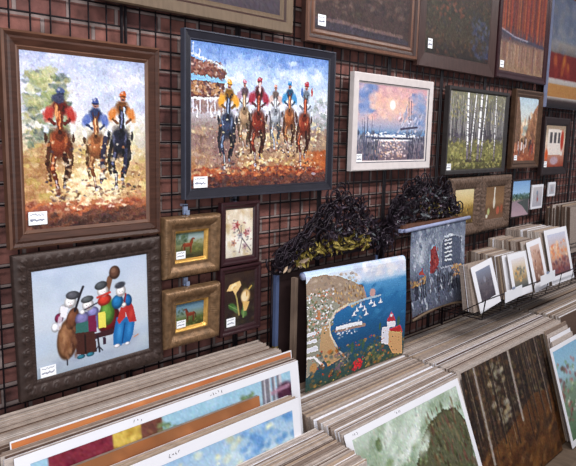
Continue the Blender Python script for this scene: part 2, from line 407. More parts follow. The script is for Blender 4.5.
p.dabs(80, (-0.002, 0.385) + (0.202, 0.461), [(150, 120, 116), (170, 140, 130), (130, 100, 100)], .02, a=.6)
for q in (390, 402): p.line([(-0.002, 0.377), (0.185, 0.367)], 0.0117, (222, 220, 228))
for q in (95, 165, 225): p.line([((0.033, 0.375)[0] + (q - 95) * .00125, .42), ((0.033, 0.375)[0] + (q - 95) * .00125, .50)], .012, (222, 220, 228))
p.dabs(90, (.84, .3, 1, .56), [(150, 162, 160), (176, 182, 186), (128, 140, 136), (190, 190, 200)], .02, a=.6)
p.line([(0.990, 0.398), (1.000, 0.484)], 0.0143, (226, 226, 236)); p.line([(0.925, 0.423), (1.018, 0.432)], 0.0078, (226, 226, 236))
p.dabs(420, (0, .55, 1, .9), [(168, 130, 108), (206, 174, 130), (140, 104, 92), (222, 196, 150), (186, 150, 120), (120, 88, 78)], .018, 1.8, a=.5)
p.dabs(130, (.3, .5, .95, .86), [(236, 214, 160), (228, 200, 130), (214, 214, 190), (244, 230, 190)], .016, 1.6, a=.65)
p.dabs(150, (.0, .85, 1, .93), [(184, 92, 54), (156, 68, 46), (214, 136, 84), (130, 58, 48), (104, 56, 50)], .014, 2.4, 0, 14, a=.75)
p.dabs(50, (0, .6, .3, .84), [(140, 112, 110), (160, 132, 124), (120, 92, 92)], .04, 2, 0, a=.5); p.dabs(200, (0, .92, 1, 1), [(88, 60, 58), (110, 66, 54), (60, 46, 54), (130, 80, 60)], .014, 2.4, 0, 14, a=.7)
p.dabs(30, (.78, .74, 1, .86), [(196, 110, 60), (176, 90, 50)], .03, 2.4, 0, 10, a=.6)
p.warp(.004, .02).impress(3600, .009, spread=80, a=.6)
for q in (384, 398): p.line([(-0.002, 0.377), (0.185, 0.367)], 0.0104, (214, 212, 222))
for q in (0, .045, .09, .135): p.line([(.01 + q, .385), (.01 + q, .47)], .012, (214, 212, 222), .8)
rider(p, (0.343, 0.229), 0.5202, (188, 152, 118), (226, 200, 170), (176, 140, 160), (196, 130, 150))
rider(p, (0.569, 0.243), 0.4812, (178, 184, 196), (232, 234, 240), (206, 176, 170), (214, 160, 150), knee=(220, 225, 235))
rider(p, (0.241, 0.242), 0.6243, (62, 74, 104), (150, 168, 204), (226, 160, 52), (226, 168, 60), lean=-.06)
rider(p, (0.451, 0.205), 0.6503, (138, 52, 38), (206, 110, 80), (160, 44, 66), (168, 50, 76), lean=-.05)
rider(p, (0.679, 0.210), 0.5462, (176, 100, 58), (228, 164, 112), (60, 140, 196), (54, 140, 200))
rider(p, (0.818, 0.203), 0.6503, (150, 62, 42), (214, 116, 78), (196, 210, 232), (176, 44, 56), lean=-.08)
p.ell((0.779, 0.274), 0.0156, 0.0442, (60, 110, 180), .9); p.ell((0.861, 0.267), 0.0130, 0.0390, (180, 60, 60), .9)
p.ell((0.452, 0.268), 0.0156, 0.0468, (226, 200, 200), .9)
p.dabs(200, (.12, .5, .96, .92), [(236, 214, 170), (110, 62, 48), (250, 240, 225), (60, 56, 76), (214, 130, 80)], .007, 1.6, a=.6)
p.ell((0.892, 0.929), 0.0275, 0.0122, (196, 190, 206), .6)
p.warp(.003, .015).impress(5000, .0036, a=.55)
p.sharpen(.95).grain(.03)
picture('wide oil painting of six racing jockeys by a grandstand in a charcoal grey frame', 1.705, 2.705, 1.805, 2.535,
        [(0, 0, 0), (0, .028, 1), (.005, .03, 1), (.009, .026, 0), (.036, .02, 0), (.039, .022, 1), (.045, .014, 0)], [M['charcoal'], M['charcoal_edge']], p, tagpos=(.055, .955), tagw=.078, tagh=.05)

# --- sunset over the sea (white-washed frame)
p = Pic(.71, .44, 240, 13).grad([(0, (196, 146, 158)), (.2, (218, 164, 154)), (.4, (206, 168, 166)), (.55, (150, 156, 186)), (.62, (112, 146, 186)), (.68, (146, 150, 170)), (.8, (130, 120, 134)), (1, (120, 100, 112))])
p.dabs(60, (0, 0, .2, .42), [(92, 124, 184), (124, 146, 194), (160, 160, 190)], .07, a=.45)
p.dabs(50, (.72, .08, 1, .5), [(92, 128, 186), (120, 148, 196), (150, 158, 190)], .06, a=.5)
p.dabs(120, (.15, .02, .75, .45), [(214, 160, 152), (226, 180, 150), (200, 150, 160), (222, 190, 170)], .05, 1.6, a=.4)
p.ell((0.485, 0.257), 0.2105, 0.1824, (228, 190, 166), .7, soft=.9); p.ell((0.473, 0.248), 0.0877, 0.0877, (244, 228, 226), 1, soft=.7)
p.line([(0, .635), (1, .635)], .05, (104, 138, 182)); p.line([(.1, .665), (.85, .665)], .03, (214, 218, 232)); p.line([(.2, .70), (.8, .70)], .02, (66, 78, 112)); p.line([(.2, .73), (.8, .725)], .02, (206, 206, 220))
p.dabs(120, (.25, .72, .75, .95), [(206, 176, 172), (186, 150, 150), (226, 206, 206), (150, 130, 150), (196, 150, 120)], .02, 1.5, a=.6)
p.dabs(90, (0, .62, .3, 1), [(74, 78, 92), (96, 100, 112), (120, 116, 128), (58, 58, 74)], .03, 1.5, 80, a=.6)
p.dabs(90, (.7, .6, 1, 1), [(78, 78, 96), (100, 100, 120), (130, 120, 130), (60, 62, 80)], .03, 1.5, 80, a=.6)
p.dabs(60, (.55, .35, .98, .62), [(176, 176, 196), (206, 200, 214), (140, 146, 170), (110, 116, 140)], .022, 2.2, -40, a=.6)
for a, b_ in (((268, 235), (268, 150)), ((276, 225), (277, 158))): pass
p.line([(0.730, 0.462), (0.712, 0.133)], 0.0175, (62, 68, 100)); p.line([(0.762, 0.442), (0.750, 0.173)], 0.0140, (80, 84, 120))
p.poly([(0.701, 0.374), (0.692, 0.213), (0.615, 0.546)], (150, 152, 178), .8); p.line([(0.609, 0.568), (0.866, 0.537)], 0.0281, (84, 80, 110))
for k in range(26): 
    a = .02 + .27 * p.r.random(); p.line([(a, .98), (a + p.r.uniform(-.05, .06), p.r.uniform(.42, .7))], .007, (88, 92, 118), .8)
for k in range(18):
    a = .75 + .23 * p.r.random(); p.line([(a, .98), (a + p.r.uniform(-.05, .05), p.r.uniform(.5, .7))], .007, (84, 82, 104), .8)
p.dabs(70, (.1, .62, .9, .68), [(226, 228, 238), (150, 170, 200), (90, 110, 150)], .012, 3, 0, 8, a=.8); p.dabs(40, (.35, .7, .65, .98), [(236, 206, 196), (226, 186, 176)], .014, 2, 0, 20, a=.7); p.impress(2400, .008, ang=20, jit=20, a=.55); p.con = 1.25; p.a = np.clip(p.a * .82 + p.a.mean(2, keepdims=True) * .18, 0, 1); p.ell((0.473, 0.248), 0.0702, 0.0702, (250, 238, 232), .9, soft=.8)
p.sharpen(1.).grain(.02)
picture('seaside sunset painting with a pale sun and sailing mast in a white-washed frame', 2.865, 3.69, 1.9, 2.452,
        [(0, 0, 0), (0, .03, 0), (.006, .034, 0), (.045, .03, 0), (.05, .026, 1), (.057, .02, 0)], [M['whitewash'], M['charcoal_edge']], p, tagpos=(.03, .965), tagw=.05, tagh=.05)

# --- birch trunks (thin dark frame)
p = Pic(.835, .535, 240, 14).grad([(0, (130, 128, 108)), (.3, (106, 104, 98)), (.55, (76, 72, 80)), (.62, (104, 100, 76)), (.8, (126, 122, 78)), (1, (84, 80, 52))])
for k in range(150):
    a = p.r.random(); t_ = p.r.uniform(0, .4); p.line([(a, t_), (a + p.r.uniform(-.02, .02), p.r.uniform(.45, .66))], p.r.uniform(.008, .022), p.r.choice([(88, 84, 92), (160, 156, 156), (72, 68, 74), (180, 176, 170), (110, 106, 104)]), .6)
p.dabs(260, (0, 0, 1, .42), [(150, 146, 96), (120, 122, 84), (174, 160, 104), (96, 98, 76), (196, 190, 160)], .016, 1.5, 80, a=.6)
p.dabs(260, (0, .6, 1, .98), [(150, 146, 86), (128, 130, 70), (176, 166, 100), (96, 96, 56), (186, 180, 120)], .022, 1.8, a=.55)
p.dabs(70, (0, .54, 1, .64), [(84, 76, 92), (104, 96, 108), (70, 64, 74)], .025, 2, a=.55)
for x, wd, top, bx in ((140, 15, 58, 145), (175, 9, 70, 158), (200, 17, 66, 190), (222, 9, 76, 205), (268, 8, 78, 268)):
    a = ((x - 62) / 253.); b_ = ((bx - 58) / 250.)
    q = [(a, 0.0), ((a + b_) / 2 - .004, .45), (b_, .86)]
    p.line(q, wd / 240, (60, 56, 62), .8); p.line(q, wd / 330, (240, 238, 242), 1)
    for k in range(16):
        t_ = p.r.uniform(.0, .84); xx = a + (b_ - a) * t_; p.line([(xx - wd / 900, t_), (xx + wd / 900, t_ + .008)], .01, (60, 54, 60), .7)
    p.line([(b_ - .0, .7), (b_, .87)], wd / 260, (96, 84, 92), .8); p.ell((b_, .89), .07, .025, (74, 66, 60), .8)
p.dabs(60, (0, .8, 1, 1), [(60, 58, 44), (74, 70, 50), (150, 146, 96)], .02, 2, a=.6); p.impress(2600, .006, ang=85, spread=35, a=.6)
p.sharpen(1.2, 1).grain(.035)
picture('painting of white birch trunks in a clearing in a thin dark grey frame', 3.885, 4.78, 1.85, 2.446,
        [(0, 0, 0), (0, .035, 0), (.02, .034, 0), (.03, .02, 0)], [M['greydark']], p, tagpos=(.04, .96), tagw=.06, tagh=.045)

# --- street full of people (bronze frame)
p = Pic(.40, .50, 260, 15).grad([(0, (168, 190, 204)), (.3, (196, 200, 196)), (.5, (150, 150, 130)), (.7, (150, 110, 80)), (1, (150, 84, 58))])
p.poly([(0, .0), (.1, 0), (.22, .3), (.3, .62), (.1, .72), (0, .75)], (120, 92, 74)); p.poly([(.3, .42), (.45, .36), (.45, .6), (.25, .66)], (196, 148, 116))
p.poly([(1, .08), (.86, .16), (.62, .42), (.45, .62), (.9, .74), (1, .74)], (146, 104, 78))
p.dabs(90, (.55, .25, 1, .7), [(120, 84, 66), (176, 128, 92), (92, 66, 58), (196, 150, 110)], .025, 2, 80, a=.6)
p.dabs(40, (.25, .35, .5, .62), [(130, 164, 172), (206, 150, 110), (226, 214, 190)], .03, 1.5, 80, a=.6)
p.dabs(100, (0, .72, 1, 1), [(176, 96, 64), (140, 74, 52), (206, 140, 110), (120, 66, 56)], .025, 1.6, a=.6)
for k in range(26):
    a = p.r.uniform(.03, .95); b_ = p.r.uniform(.64, .78); c_ = p.r.choice([(60, 50, 58), (214, 206, 206), (150, 60, 50), (90, 80, 90), (210, 150, 120)])
    p.line([(a, b_), (a, b_ + .12)], .035, c_, .9, .02); p.ell((a, b_ - .02), .018, .02, (70, 50, 50))
p.impress(1100, .013)
p.grain(.03)
picture('painting of a crowded old street under pale sky in a narrow bronze frame', 4.888, 5.41, 1.868, 2.49,
        [(0, 0, 0), (0, .035, 0), (.012, .04, 0), (.03, .028, 0), (.04, .032, 0), (.06, .02, 0)], [M['bronze']], p, tagpos=(.09, .95), tagw=.05, tagh=.04)

# --- four musicians (carved dark frame)
def q6(a, b): return a
p = Pic(.505, .412, 420, 16).grad([(0, (176, 190, 212)), (.4, (196, 203, 214)), (.8, (184, 193, 203)), (1, (156, 170, 184))])
p.dabs(60, (0, 0, 1, 1), [(196, 204, 222), (170, 188, 210), (186, 200, 206), (160, 176, 200)], .12, a=.25)
p.dabs(12, (.15, .78, .85, .95), [(150, 160, 180)], .08, 2.5, -15, 10, a=.4)
# double bass neck and scroll behind
p.line([(0.577, 0.439), (0.645, 0.187), (0.670, 0.148)], 0.0664, (120, 84, 64), 1, 0.0460); p.round((0.691, 0.134), 0.0664, 0.0715, (104, 72, 58)); p.ell((0.680, 0.111), 0.0307, 0.0307, (140, 104, 84), .7)
p.round((0.621, 0.591), 0.1405, 0.1584, (124, 30, 40)); p.poly([(0.449, 0.704), (0.655, 0.691), (0.678, 0.749), (0.478, 0.757)], (70, 40, 46))
# left musician with the brown cello
p.round((0.233, 0.413), 0.0460, 0.0664, (226, 224, 232)); p.round((0.196, 0.474), 0.0460, 0.0511, (126, 34, 74)); p.round((0.162, 0.551), 0.0434, 0.0511, (232, 232, 238))
p.round((0.258, 0.692), 0.1150, 0.2095, (136, 92, 62), 8); p.round((0.306, 0.504), 0.0664, 0.1150, (124, 78, 56), 20); p.ell((0.221, 0.695), 0.0511, 0.1584, (186, 142, 104), .6, 6, .8); p.ell((0.300, 0.716), 0.0358, 0.1686, (70, 40, 36), .8, 6, .8)
p.line([(0.329, 0.435), (0.384, 0.272), (0.407, 0.219)], 0.0230, (40, 34, 44)); p.line([(0.246, 0.889), (0.245, 0.939)], 0.0128, (40, 34, 44))
p.round((0.295, 0.341), 0.0664, 0.0639, (240, 238, 240)); p.round((0.318, 0.281), 0.0766, 0.0434, (92, 92, 100), 5)
# second musician playing the flute
p.poly([(0.344, 0.475), (0.523, 0.470), (0.524, 0.645), (0.326, 0.652)], (104, 100, 150)); p.round((0.393, 0.525), 0.0869, 0.0715, (124, 120, 170)); p.round((0.484, 0.482), 0.0664, 0.0562, (136, 134, 190)); p.poly([(0.333, 0.561), (0.437, 0.560), (0.437, 0.675), (0.326, 0.659)], (58, 110, 104)); p.poly([(0.438, 0.517), (0.506, 0.513), (0.509, 0.688), (0.441, 0.681)], (122, 36, 74))
p.poly([(0.317, 0.650), (0.491, 0.676), (0.505, 0.887), (0.422, 0.889), (0.384, 0.878), (0.325, 0.861)], (78, 46, 40)); p.line([(0.405, 0.692), (0.405, 0.871)], 0.0153, (40, 26, 26))
p.round((0.364, 0.896), 0.0460, 0.0230, (50, 120, 140)); p.round((0.445, 0.896), 0.0460, 0.0230, (50, 120, 140))
p.round((0.443, 0.405), 0.0664, 0.0613, (236, 232, 234)); p.round((0.438, 0.348), 0.0715, 0.0358, (92, 96, 100), -5); p.line([(0.375, 0.458), (0.525, 0.402)], 0.0128, (44, 44, 60)); p.round((0.392, 0.461), 0.0307, 0.0255, (240, 238, 240))
# third musician with the green coat
p.round((0.611, 0.523), 0.0869, 0.1328, (98, 146, 62)); p.poly([(0.527, 0.505), (0.592, 0.501), (0.596, 0.663), (0.528, 0.662)], (226, 214, 92)); p.round((0.590, 0.390), 0.0817, 0.0562, (204, 62, 48), -10); p.round((0.578, 0.298), 0.0664, 0.0613, (236, 232, 232)); p.line([(0.526, 0.351), (0.643, 0.323)], 0.0204, (200, 60, 50))
p.round((0.563, 0.239), 0.0741, 0.0434, (84, 88, 92), -8); p.ell((0.655, 0.455), 0.0255, 0.0766, (70, 120, 50), .8)
# right musician in blue
p.poly([(0.695, 0.587), (0.853, 0.624), (0.867, 0.689), (0.845, 0.806), (0.809, 0.883), (0.744, 0.876), (0.729, 0.894), (0.656, 0.868), (0.658, 0.758), (0.680, 0.657)], (34, 108, 170))
p.ell((0.717, 0.741), 0.0434, 0.1328, (66, 150, 212), .8, 8, .8); p.ell((0.811, 0.738), 0.0383, 0.1175, (60, 142, 206), .8, 8, .8); p.line([(0.772, 0.667), (0.739, 0.864)], 0.0128, (20, 70, 126))
p.poly([(0.761, 0.425), (0.818, 0.424), (0.859, 0.526), (0.885, 0.680), (0.814, 0.669), (0.784, 0.576)], (176, 50, 50)); p.ell((0.833, 0.587), 0.0307, 0.0766, (206, 76, 66), .7, 12, .8); p.poly([(0.736, 0.499), (0.785, 0.502), (0.778, 0.607), (0.716, 0.666), (0.699, 0.623)], (186, 56, 52))
p.round((0.708, 0.435), 0.0715, 0.0766, (34, 118, 176), 20); p.round((0.806, 0.437), 0.0511, 0.0664, (30, 104, 166), -15)
p.round((0.690, 0.883), 0.0409, 0.0204, (230, 228, 236)); p.round((0.789, 0.886), 0.0358, 0.0179, (230, 228, 236))
p.round((0.743, 0.330), 0.0613, 0.0639, (238, 234, 234)); p.ell((0.737, 0.271), 0.0715, 0.0383, (66, 68, 78), 1, -8, .3); p.ell((0.711, 0.256), 0.0307, 0.0179, (110, 112, 122), .6, 0, .8); p.line([(0.787, 0.370), (0.770, 0.472)], 0.0179, (150, 40, 44)); p.round((0.770, 0.478), 0.0281, 0.0230, (240, 232, 230))
p.line([(0.517, 0.734), (0.528, 0.893)], 0.0179, (40, 34, 44)); p.line([(0.515, 0.838), (0.491, 0.875)], 0.0102, (40, 34, 44)); p.line([(0.524, 0.840), (0.556, 0.888)], 0.0102, (40, 34, 44)); p.poly([(0.559, 0.758), (0.587, 0.755), (0.590, 0.832), (0.562, 0.837)], (60, 40, 60))
p.line([(0.855, 0.836), (0.896, 0.819)], 0.0102, (200, 130, 90))
for c_, q in (((0.295, 0.341), 1), ((0.443, 0.405), 1), ((0.578, 0.298), 1), ((0.743, 0.335), 1)):
    for e in (-.014, .014): p.ell((c_[0] + e, c_[1] + .004), .006, .0045, (70, 64, 76), .75)
    p.ell((c_[0], c_[1] + .012), .006, .01, (206, 176, 176), .8); p.line([(c_[0] - .01, c_[1] + .034), (c_[0] + .01, c_[1] + .034)], .006, (150, 90, 96), .8)
p.poly([(0.214, 0.360), (0.277, 0.391), (0.253, 0.484), (0.207, 0.464)], (226, 224, 232)); p.line([(0.191, 0.563), (0.206, 0.474)], 0.0409, (214, 212, 222), .8)
p.dabs(60, (0.188, 0.538) + (0.329, 0.875), [(150, 104, 72), (110, 70, 50), (176, 130, 96)], .02, 2.2, 85, 20, a=.35)
p.grain(.012)
def rosette(t, d, L):
    k = math.cos(2 * PI * t / .046); e = math.exp(-((d - .033) / .012) ** 2)
    ring = abs(math.hypot((((t / .046 + .5) % 1) - .5) * .046, d - .033) - .012)
    return .007 * e * max(0, k) ** 2 + .004 * math.exp(-(ring / .0025) ** 2) + .0035 * math.exp(-((d - .06) / .003) ** 2) * (.5 + .5 * math.cos(2 * PI * t / .0115)) - .002 * e
carved_prof = [(0, 0, 0)] + [(.0035 * q, .022 + .010 * math.sin(PI * min(1, q / 15)) if q < 18 else .02, 0) for q in range(0, 20)] + [(.07, .016, 0)]
picture('painting of four musicians with a cello in a carved dark brown frame', 0.948, 1.585, 1.095, 1.652,
        carved_prof, [M['carved']], p, roll=R(-1.0), tagpos=(.085, .945), seg=200, relief=rosette, tagw=.062, tagh=.042)

# --- two little gilt framed horses
def horse_side(p, cx, cy, s, coat, flip=1):
    A = p.asp; X = lambda x, y: (cx + flip * x * s / A, cy + y * s)
    dk = tuple(q * .6 for q in coat)
    for x in (-.3, -.22, .22, .3): p.line([X(x, .05), X(x * 1.02, .3), X(x, .52)], .075 * s, dk if x in (-.22, .22) else coat, 1, .045 * s)
    p.ell(X(0, 0), .36 * s, .17 * s, coat); p.ell(X(-.26, -.01), .15 * s, .18 * s, coat); p.ell(X(.26, -.02), .15 * s, .18 * s, coat)
    p.poly([X(.18, -.12), X(.36, -.42), X(.46, -.4), X(.44, -.1), X(.32, .06)], coat); p.ell(X(.5, -.4), .13 * s, .06 * s, coat, rot=flip * 28)
    p.line([X(-.38, -.06), X(-.47, .1), X(-.46, .3)], .06 * s, dk); p.ell(X(0, -.08), .25 * s, .04 * s, tuple(min(255, q * 1.5) for q in coat), .5)
    p.line([X(.2, -.16), X(.36, -.44)], .04 * s, dk)
for (z0, z1, up) in ((1.463, 1.735, True), (1.148, 1.412, False)):
    w_, h_ = .312 - .156, z1 - z0 - .156
    p = Pic(w_, h_, 560, 20 if up else 21)
    if up:
        p.grad([(0, (96, 118, 110)), (.2, (150, 166, 168)), (.45, (140, 142, 104)), (.65, (96, 98, 60)), (1, (72, 66, 42))])
        p.dabs(40, (0, 0, .4, .45), [(64, 84, 60), (80, 96, 66)], .07, a=.5); p.dabs(30, (.55, .3, 1, .8), [(128, 128, 66), (100, 104, 60)], .06, a=.5)
        p.ell((.4, .9), .4, .06, (60, 54, 38), .8)
        horse_side(p, .42, .48, .58, (132, 62, 40))
    else:
        p.grad([(0, (84, 118, 140)), (.25, (110, 140, 156)), (.5, (120, 134, 110)), (.7, (84, 96, 50)), (1, (66, 72, 38))])
        p.dabs(50, (0, .6, 1, 1), [(110, 124, 60), (70, 84, 44), (130, 130, 80)], .05, a=.5); p.dabs(12, (.05, .2, .3, .5), [(70, 90, 70)], .06, a=.6)
        horse_side(p, .52, .5, .6, (124, 58, 40), -1)
    p.grain(.02)
    rel = lambda t, d, L: .0012 * math.sin(t * 640) * (1 if .008 < d < .03 else .4) + .0008 * math.sin(t * 1500 + d * 700)
    picture('small gilt framed painting of a chestnut horse facing right, upper one of two' if up else 'small gilt framed painting of a bay horse facing left, below its look-alike',
            1.585, 1.897, z0, z1, [(0, 0, 0), (0, .03, 0), (.005, .045, 0), (.02, .05, 0), (.034, .044, 0), (.046, .03, 0), (.055, .027, 0), (.064, .030, 0), (.07, .024, 1), (.078, .014, 1)],
            [M['antique_gold'], M['gilt']], p, seg=90, relief=rel, tagpos=(.17, .84), tagw=.05, tagh=.034, tilt=R(2), y=-.014)
    h = thing('wire_hook', 'small steel hook on the grid above the upper gilt horse painting' if up else 'small steel hook between the two gilt horse paintings', 'hook', (1.728, 0, z1 + .022))
    b = MB(); b.box(-.011, .011, -.016, -.006, -.02, .022); b.box(-.011, .011, -.016, .012, .016, .026); b.box(-.009, .009, -.03, -.014, -.02, -.014); b.box(-.009, .009, -.032, -.028, -.02, .0)
    b.build('hook_plate', M['clip'], h)

# --- sprig and lilies, dark mahogany frames one above the other
p = Pic(.17, .231, 520, 22).grad([(0, (206, 186, 160)), (.4, (216, 206, 186)), (.7, (226, 222, 210)), (1, (196, 188, 172))])
p.dabs(60, (0, 0, 1, 1), [(186, 160, 116), (226, 216, 196), (196, 176, 140), (236, 232, 224)], .07, 1.6, 60, 40, a=.5)
p.line([(0.929, 0.898), (0.630, 0.648), (0.373, 0.288)], 0.0201, (70, 60, 70)); p.line([(0.491, 0.921), (0.594, 0.646), (0.553, 0.360)], 0.0161, (90, 70, 80))
for c_, k in (((0.410, 0.331), (170, 70, 70)), ((0.304, 0.376), (206, 150, 150)), ((0.758, 0.516), (150, 60, 66)), ((0.846, 0.481), (206, 160, 160)), ((0.289, 0.702), (176, 120, 100)), ((0.706, 0.797), (160, 130, 140)), ((0.521, 0.559), (150, 150, 160))):
    for j in range(5):
        a = j * 1.26 + c_[0] * 9; p.ell((c_[0] + .055 * math.cos(a), c_[1] + .045 * math.sin(a)), .05, .028, k, .75, math.degrees(a))
    p.ell(c_, .02, .02, (90, 40, 46))
p.dabs(40, (.25, .2, .95, .95), [(120, 110, 120), (206, 200, 200), (150, 90, 90), (96, 90, 96)], .02, 2, a=.6); p.grain(.03)
mah = [(0, 0, 0), (0, .024, 0), (.005, .03, 0), (.012, .03, 0), (.018, .024, 0), (.028, .022, 0), (.036, .014, 0)]
picture('small pale painting of a pink flowering sprig in a dark mahogany frame', 1.918, 2.162, 1.474, 1.777, mah, [M['mahogany']], p)
p = Pic(.194, .268, 520, 23).grad([(0, (66, 50, 44)), (.5, (60, 44, 40)), (1, (56, 48, 48))])
p.dabs(50, (0, 0, 1, 1), [(84, 62, 46), (48, 36, 38), (74, 70, 50)], .07, a=.5)
p.ell((0.251, 0.623), 0.1221, 0.0718, (70, 110, 56), rot=28); p.ell((0.641, 0.784), 0.1077, 0.0718, (84, 120, 66), rot=40); p.ell((0.380, 0.694), 0.1149, 0.0646, (96, 130, 80), .8, 40); p.line([(0.125, 0.578), (0.477, 0.725)], 0.0108, (150, 176, 110), .7)
p.line([(0.329, 0.348), (0.395, 0.481), (0.478, 0.798)], 0.0323, (176, 160, 96)); p.line([(0.637, 0.602), (0.623, 0.854)], 0.0431, (120, 150, 90))
p.poly([(0.059, 0.316), (0.163, 0.206), (0.498, 0.162), (0.545, 0.249), (0.406, 0.358), (0.343, 0.414), (0.265, 0.323)], (232, 196, 132)); p.ell((0.289, 0.245), 0.0934, 0.0467, (244, 222, 170), 1, -28); p.ell((0.309, 0.268), 0.0503, 0.0180, (206, 150, 80), .7, -28)
p.ell((0.693, 0.471), 0.1329, 0.1580, (228, 190, 128), rot=10); p.ell((0.667, 0.479), 0.1005, 0.1149, (246, 220, 176), 1, 10); p.poly([(0.590, 0.560), (0.835, 0.591), (0.726, 0.752), (0.640, 0.747)], (222, 180, 110)); p.ell((0.732, 0.433), 0.0180, 0.0646, (206, 150, 60)); p.line([(0.809, 0.351), (0.894, 0.299)], 0.0287, (216, 180, 90))
p.grain(.02)
picture('painting of two cream calla lilies in a dark mahogany frame below the sprig', 1.914, 2.18, 1.128, 1.468, mah, [M['mahogany']], p, tagpos=(.19, .9), tagw=.055, tagh=.042)

# --- the top row, cut by the upper edge of the photograph
p = Pic(.9, .55, 90, 30).grad([(0, (110, 100, 110)), (1, (92, 80, 92))]); p.dabs(60, (0, 0, 1, 1), [(120, 108, 120), (84, 72, 84), (104, 88, 84)], .08, a=.4); p.grain(.02)
p.a *= .8; p.con = 1.25
picture('large dusky painting in a broad tan frame hanging above the grandstand race', 1.30, 2.36, 2.585, 3.295,
        [(0, 0, 1), (0, .03, 1), (.006, .038, 0), (.05, .036, 0), (.06, .028, 1), (.07, .028, 0), (.08, .02, 0)], [M['tan_frame'], M['umber']], p)
p = Pic(.85, .56, 200, 31).grad([(0, (70, 56, 60)), (.6, (84, 66, 66)), (.8, (120, 96, 96)), (.84, (78, 66, 78)), (1, (70, 62, 76))])
p.poly([(-0.003, 0.910), (0.170, 0.883), (0.466, 0.918), (0.921, 0.935), (1.017, 1.004), (0.981, 0.418), (-0.028, 0.676)], (90, 70, 68))
p.dabs(120, (0, .2, 1, .85), [(120, 92, 86), (74, 56, 58), (150, 124, 110), (96, 86, 70), (56, 48, 56)], .03, 2, -5, a=.5)
p.line([(0.016, 0.918), (0.273, 0.908), (0.533, 0.921), (0.920, 0.925)], 0.0308, (156, 126, 120), .7)
p.poly([(-0.021, 0.926), (0.152, 0.923), (0.316, 0.938), (0.558, 0.960), (1.013, 0.951), (1.038, 1.131), (-0.011, 1.282)], (84, 76, 88)); p.grain(.03)
ch = [(0, 0, 1), (0, .03, 1), (.006, .04, 0), (.022, .04, 0), (.03, .028, 1), (.045, .026, 1), (.055, .032, 0), (.07, .03, 0), (.08, .02, 1)]
p.impress(1500, .012, spread=90, a=.6); p.a *= .8; p.con = 1.25
picture('large landscape with a grey road in a stepped chestnut frame, top row', 2.455, 3.47, 2.565, 3.295, ch, [M['chestnut'], M['umber']], p, tagpos=(.06, .93), tagw=.06, tagh=.055)
p = Pic(.84, .57, 220, 32).grad([(0, (104, 74, 62)), (.5, (80, 74, 62)), (.8, (92, 78, 64)), (1, (60, 50, 50))])
p.dabs(500, (0, 0, 1, 1), [(116, 78, 64), (76, 76, 58), (96, 92, 72), (60, 52, 60), (130, 96, 70), (70, 66, 84)], .022, 1.5, a=.5)
p.dabs(40, (.1, .1, .6, .6), [(164, 96, 76), (150, 84, 64)], .025, a=.6); p.dabs(70, (.7, .5, 1, .95), [(84, 92, 130), (104, 112, 146), (70, 74, 104)], .03, a=.55); p.grain(.03)
p.impress(1500, .012, spread=90, a=.6); p.a *= .8; p.con = 1.25
picture('dark autumn woodland painting in a flat dark umber frame, top row', 3.482, 4.505, 2.54, 3.295, [(0, 0, 0), (0, .03, 0), (.004, .034, 0), (.085, .026, 0), (.09, .02, 0)], [M['umber']], p, tagpos=(.07, .9), tagw=.05, tagh=.06)
p = Pic(.77, .62, 220, 33).grad([(0, (130, 72, 66)), (.45, (140, 76, 62)), (.6, (104, 90, 104)), (.68, (156, 126, 112)), (1, (170, 138, 114))])
for k in range(70):
    a = p.r.random(); p.line([(a, 0), (a, p.r.uniform(.45, .62))], p.r.uniform(.015, .04), p.r.choice([(176, 74, 56), (120, 60, 66), (196, 120, 70), (96, 72, 84), (150, 90, 80), (206, 90, 60)]), .6)
    a = p.r.random(); p.line([(a, .68), (a, p.r.uniform(.8, .98))], p.r.uniform(.015, .035), p.r.choice([(196, 150, 120), (150, 110, 100), (186, 160, 140), (130, 100, 100)]), .5)
p.line([(0, .54), (.3, .6), (.6, .61), (1, .63)], .04, (96, 90, 108)); p.line([(0, .52), (.3, .585), (.6, .6)], .014, (196, 190, 206), .8); p.grain(.03)
p.impress(1500, .012, spread=90, a=.6); p.a *= .8; p.con = 1.25
picture('painting of red autumn trees reflected in water in a dark mahogany frame', 4.535, 5.43, 2.55, 3.295, [(0, 0, 0), (0, .03, 0), (.008, .038, 0), (.03, .03, 0), (.045, .03, 0), (.06, .02, 0)], [M['mahogany']], p, tagpos=(.05, .93), tagw=.06, tagh=.05)
p = Pic(.88, .92, 130, 34).grad([(0, (104, 112, 134)), (.38, (120, 128, 146)), (.42, (150, 144, 140)), (.5, (120, 112, 112)), (.515, (130, 48, 44)), (.73, (130, 44, 42)), (.74, (196, 190, 190)), (.78, (186, 176, 170)), (.79, (190, 140, 86)), (.9, (190, 140, 86)), (.905, (196, 190, 186)), (.94, (80, 66, 66)), (1, (46, 40, 46))])
p.dabs(30, (.1, .52, .5, .72), [(196, 130, 60), (150, 56, 46)], .04, 1.4, 90, a=.5); p.dabs(60, (0, 0, 1, .5), [(126, 130, 150), (96, 104, 126), (150, 146, 146)], .05, a=.4); p.grain(.025)
p.a *= .8; p.con = 1.25
b = thing('unframed_canvas', 'unframed banded red and ochre abstract canvas at the far end, top row', 'painting', (5.9, -.04, 2.835))
s_ = sheet('canvas', .89, .92, p, M['oil'], b); s_.location = (0, -.0165, 0)
q = MB(); q.box(-.445, .445, -.016, .016, -.46, .46); q.build('stretcher_frame', M['canvas_edge'], b)

